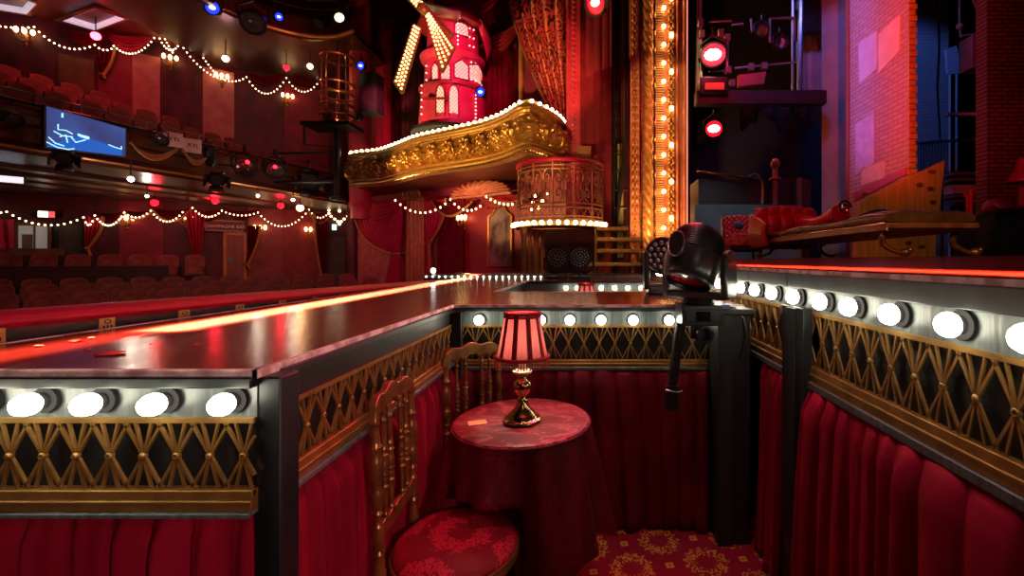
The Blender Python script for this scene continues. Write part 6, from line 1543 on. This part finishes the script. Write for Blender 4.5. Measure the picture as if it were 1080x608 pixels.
b=MB(); q=[at(998,52,8.8),at(1009,48,8.8),at(1015,77,8.8),at(1000,78,8.8)]; b.add(q+[v+Vector((0,.05,0)) for v in q],[(3,2,1,0),(4,5,6,7)]+[(i,(i+1)%4,4+(i+1)%4,4+i) for i in range(4)]); b.tube([q[2]+Vector((-.1,.02,.05)),Vector((q[2].x-.1,8.83,DK))],.02,6); b.tube([q[3]+Vector((.05,.02,.05)),Vector((q[3].x+.05,8.83,DK))],.02,6); o=b.build('tilted_screen',mat('pale_board',(.35,.38,.45),None,4,.6)); tag(o,'tilted pale panel lit blue beside the blue wall','panel')
b=MB(); q=at(1028,58,8.4); b.box(q,(.36,.3,.62)); o=b.build('hanging_case',mat('maroon_case',(.09,.02,.022),(.13,.03,.03),5,.6),bevel=.01); tag(o,'dark maroon case hanging from wires above the store','case')
b=MB(); 
for x0,y0,x1,y1 in ((1012,-5,1012,30),(1012,38,1036,35),(1024,-5,1038,28),(1034,-5,1034,22),(1012,30,1014,40)): b.tube([at(x0,y0,8.4),at(x1,y1,8.4)],.016,5)
b.sphere(at(1012,28,8.4),.06,8,6); o=b.build('hoist_wire',mat('rust_wire',(.22,.08,.07),None,5,.5)); tag(o,'rusty hoist wires with a hook above the maroon case','wire')
st=thing('steel_shelving','steel shelving stacked with flat boards, edges glowing blue, beside the plank board','shelving',at(1020,215,8))
for py in (186,192,209,214,231): b=MB(); a,c=at(992,py,8),at(1040,py-1.5,8); b.bx(a.x,c.x,7.7,8.3,zat(py,8)-.03,zat(py,8)+.02); b.build('shelf',STEEL,st)
b=MB(); 
for px in (993,1039): b.tube([Vector((at(px,200,7.75).x,7.75,DK-.05)),at(px,184,7.75)],.03,6)
b.build('upright',BLACKM,st)
b=MB(); a,c=at(1000,200,7.9),at(1036,200,7.9); b.bx(a.x,c.x,7.8,8.2,zat(205,7.9),zat(196,7.9)); b.build('stacked_board',mat('grey_board_stack',(.2,.2,.23),(.26,.26,.3),20,.6,0,0,(.3,1,6)),st)
b=MB(); a,c=at(1000,160,8.4),at(1034,168,8.4); b.bx(a.x,c.x,8.4,8.5,zat(121.5,8.4),zat(118.5,8.4)); o=b.build('wall_batten',mat('rose_batten',(.35,.1,.1),None,5,.5)); tag(o,'narrow rose-lit batten on the dark wall above the railing','batten')
b=MB(); q=at(1032,207,7.4)
for px in (1024,1041): b.tube([at(px,200,7.4),at(px,216,7.4)],.03,6); b.tube([at(px,216,7.4),Vector((at(px,216,7.4).x,7.4,DK))],.025,6)
for py in (202.5,205,213): b.tube([at(1024,py,7.4),at(1041,py,7.4)],.035,6)
o=b.build('red_chair_frame',mat('red_chair_paint',(.4,.02,.04),None,5,.5)); tag(o,'small red wooden chair seen from behind near the shelving','chair')
b=MB(); b.tube([at(1018,204,7.5),at(1021,210,7.5),Vector((at(1021,210,7.5).x,7.5,DK))],.03,6); o=b.build('red_flag',REDPAINT); tag(o,'small red marker beside the shelving','marker')
b=MB(); a=at(1041,0,6.9); b.bx(a.x,a.x+5,6.9,7.1,-.2,9.5); struct(b.build('wall_brick',BRKD))
# black covered mound with a red cap on top
mc=at(1068,250,4.3); b=MB()
def mf(u,v):
    a=2*PI*u; r=1-v; rr=math.sin(min(1,v*1.0)*PI/2)
    k=1+.05*math.sin(5*a+1)+.03*math.sin(9*a)
    return Vector((mc.x+.45*rr*k*math.cos(a),mc.y+.40*rr*k*math.sin(a),DK+(zat(219,4.3)-DK)*math.cos(v*PI/2)**.55))
b.grid(48,20,mf,closed_u=True); o=b.build('covered_prop',BLACKF,solid=.005); tag(o,'large prop covered in black cloth at the right edge of the stage','prop')
q=at(1053,218,4.1); cp=thing('red_hat','red rounded cap resting on the black covered prop','hat',q); b=MB(); b.lathe([(.115,0),(.118,.02),(.11,.06),(.085,.09),(.04,.105),(1e-4,.108)],24,Matrix.Translation(q+Vector((0,0,-.03)))); b.build('crown',REDPAINT,cp)
b=MB(); b.sphere(q+Vector((-.125,-.05,-.03)),.05,10,7,(1.1,1.1,.7)); b.build('brim',REDPAINT,cp); b=MB(); b.sphere(q+Vector((.125,-.05,-.01)),.04,9,6,(1,1,.7)); b.build('brim',REDPAINT,cp)
b=MB(); q=at(1078,192,5.8); b.lathe([(.16,0),(.15,.05),(.08,.16),(.05,.3),(1e-4,.33)],16,Matrix.Translation(q)); b.tube([q+Vector((0,0,0)),Vector((q.x,q.y,DK))],.04,8); o=b.build('red_stand_lamp',REDPAINT); tag(o,'red bell-shaped lamp on a stand at the right picture edge','lamp')
# ================================================================== LIGHTS: unseen stage spots and added fills
WARM=(1,.62,.36); RED=(1,.03,.07); PINK=(1,.30,.30)
light('AREA','pit_rig_light',(.15,1.5,4.0),24,(1,.45,.44),(-.1,1.8,.5),size=.6)
light('SPOT','red_back_light',(.9,4.8,4.4),560,(1,.02,.12),(-.5,1.6,.9),size=.08,spot=26)
light('AREA','front_fill_light',(1.0,-1.4,2.9),6,(1,.55,.5),(-.3,2,.6),size=.6)  # added fill from the viewing side, no house lamp stands there
light('SPOT','side_fill_light',(.9,-.7,1.55),75,(1,.50,.46),(-1.1,.95,.62),size=.06,spot=46)  # added fill to brighten the near runway skirt
def strip(name,loc,e,col,sx,sy,rz,spread):
    o=light('AREA',name,loc,e,col,None,sx,sy,spread=spread); o.rotation_euler=(0,0,rz)
strip('strip_light',(-1.50,3.85,5.2),600,(1,.60,.26),.16,4.8,math.radians(2.3),1.3)
strip('strip_tail_light',(-1.44,1.25,5.2),6,(1,.40,.16),.16,.9,math.radians(2.3),2)
strip('stage_strip_light',(.955,3.3,6.0),220,(1,.16,.05),.07,5.5,0,1.5)
# boxes
light('SPOT','box_front_light',(-5.8,7.2,2.0),1500,(1,.62,.20),(-3.0,10.0,4.15),size=.06,spot=66)
light('SPOT','box_corner_light',(-1.2,4.6,2.2),480,(1,.60,.20),(-.9,8.4,3.9),size=.06,spot=30)
light('SPOT','mill_red_light',(-1.0,5.2,7.5),2000,(1,.05,.24),(-3.3,11,5.6),size=.2,spot=26)
light('SPOT','drape_light',(.4,6.0,2.8),750,(1,.22,.12),(-.7,9.7,5.6),size=.1,spot=24)
light('SPOT','under_box_light',(-3.2,6.6,2.7),340,(1,.10,.24),(-4.2,11.8,1.9),size=.3,spot=50)
light('SPOT','proscenium_uplight',(.95,7.6,1.4),420,(1,.52,.18),(1.45,9.1,2.8),size=.1,spot=60)
light('SPOT','proscenium_front_light',(1.2,4.0,6.5),380,(1,.52,.18),(1.5,9.1,4.6),size=.1,spot=22)
light('SPOT','curtain_light',(-.6,5.5,6.5),60,(1,.02,.06),(.1,9.4,4.5),size=.2,spot=34)
# auditorium
light('SPOT','circle_red_light',(-5.2,9.5,6.9),110,(1,.10,.20),(-11.3,13.5,5.6),size=.3,spot=60)
light('SPOT','stalls_light',(-3,5,3.0),220,(1,.20,.20),(-10,11.5,.9),size=.3,spot=56)
light('SPOT','screen_side_light',(-2.5,3.5,3.2),140,(1,.45,.28),(-8.8,9,3.6),size=.3,spot=60)
light('SPOT','upper_soffit_light',(-5.5,8,5.2),110,(1,.5,.3),(-8.5,11.8,7.6),size=.3,spot=60)
# stage
light('AREA','violet_flat_light',(3.40,7.5,5.0),11,(.20,.15,1),(4.25,6.75,5.0),size=.08,size_y=4.2,spread=80)
light('AREA','red_flat_light',(3.30,4.9,4.6),22,(1,.055,.02),(4.25,6.1,4.6),size=.08,size_y=4.2,spread=60)
light('SPOT','blue_wall_light',(4.6,7.2,7.5),300,(.10,.22,1),(6.9,9.4,4.2),size=.2,spot=60)
light('SPOT','blue_drape_light',(3.0,6.2,7.0),160,(.16,.20,1),(4.1,8.2,4.2),size=.2,spot=60)
light('SPOT','board_light',(2.2,2.8,3.0),60,(1,.5,.2),(3.9,5.7,1.9),size=.1,spot=36)
light('SPOT','chaise_light',(2.3,.9,2.7),60,(1,.5,.18),(2.35,3.0,1.6),size=.06,spot=26)
light('SPOT','sofa_red_light',(1.4,4.0,4.2),80,(1,.03,.05),(2.5,5.4,1.75),size=.15,spot=44)
light('SPOT','brick_red_light',(3.8,3.6,4.0),80,(1,.03,.10),(7.3,6.9,2.4),size=.1,spot=40)
light('POINT','boom_red_light',(2.25,7.3,5.0),45,(1,.03,.08),size=.1)
light('SPOT','teal_fill_light',(2.0,5.6,3.2),30,(.5,.8,1),(2.2,7.3,1.7),size=.2,spot=60)
light('SPOT','deck_red_light',(-.4,3.4,6.2),260,(1,.03,.06),(.0,3.2,1.15),size=.4,spot=50)
light('SPOT','steps_light',(.1,6.2,3.4),130,(1,.48,.16),(.55,7.5,1.8),size=.1,spot=60)
light('SPOT','drum_light',(-1.6,6.0,3.6),90,(1,.30,.22),(-.5,8.2,2.4),size=.1,spot=40)
light('SPOT','column_light',(-4.2,9.3,5.0),330,(1,.05,.16),(-6.75,13,5.6),size=.1,spot=26)
light('SPOT','cage_light',(-4.6,9.0,5.2),150,(1,.62,.3),(-6.75,11.9,6.3),size=.1,spot=22)
# ================================================================== camera, world, render look
cam=bpy.data.cameras.new('camera'); co=bpy.data.objects.new('camera',cam); C.objects.link(co)
co.location=(0,0,HC); co.rotation_euler=(PI/2,0,0)
cam.sensor_width=36; cam.lens=36*F/1080; cam.shift_x=(540-CX)/1080; cam.shift_y=-(304-CY)/1080; cam.clip_start=.05; cam.clip_end=200
sc=bpy.context.scene; sc.camera=co
w=bpy.data.worlds.new('dark_house'); sc.world=w; w.use_nodes=True
w.node_tree.nodes['Background'].inputs[0].default_value=(.5,.06,.08,1); w.node_tree.nodes['Background'].inputs[1].default_value=.004
sc.view_settings.view_transform='Standard'; sc.view_settings.look='None'; sc.view_settings.exposure=0; sc.view_settings.gamma=1; sc.view_settings.use_curve_mapping=False
sc.cycles.use_denoising=True; sc.cycles.max_bounces=6; sc.cycles.sample_clamp_indirect=6
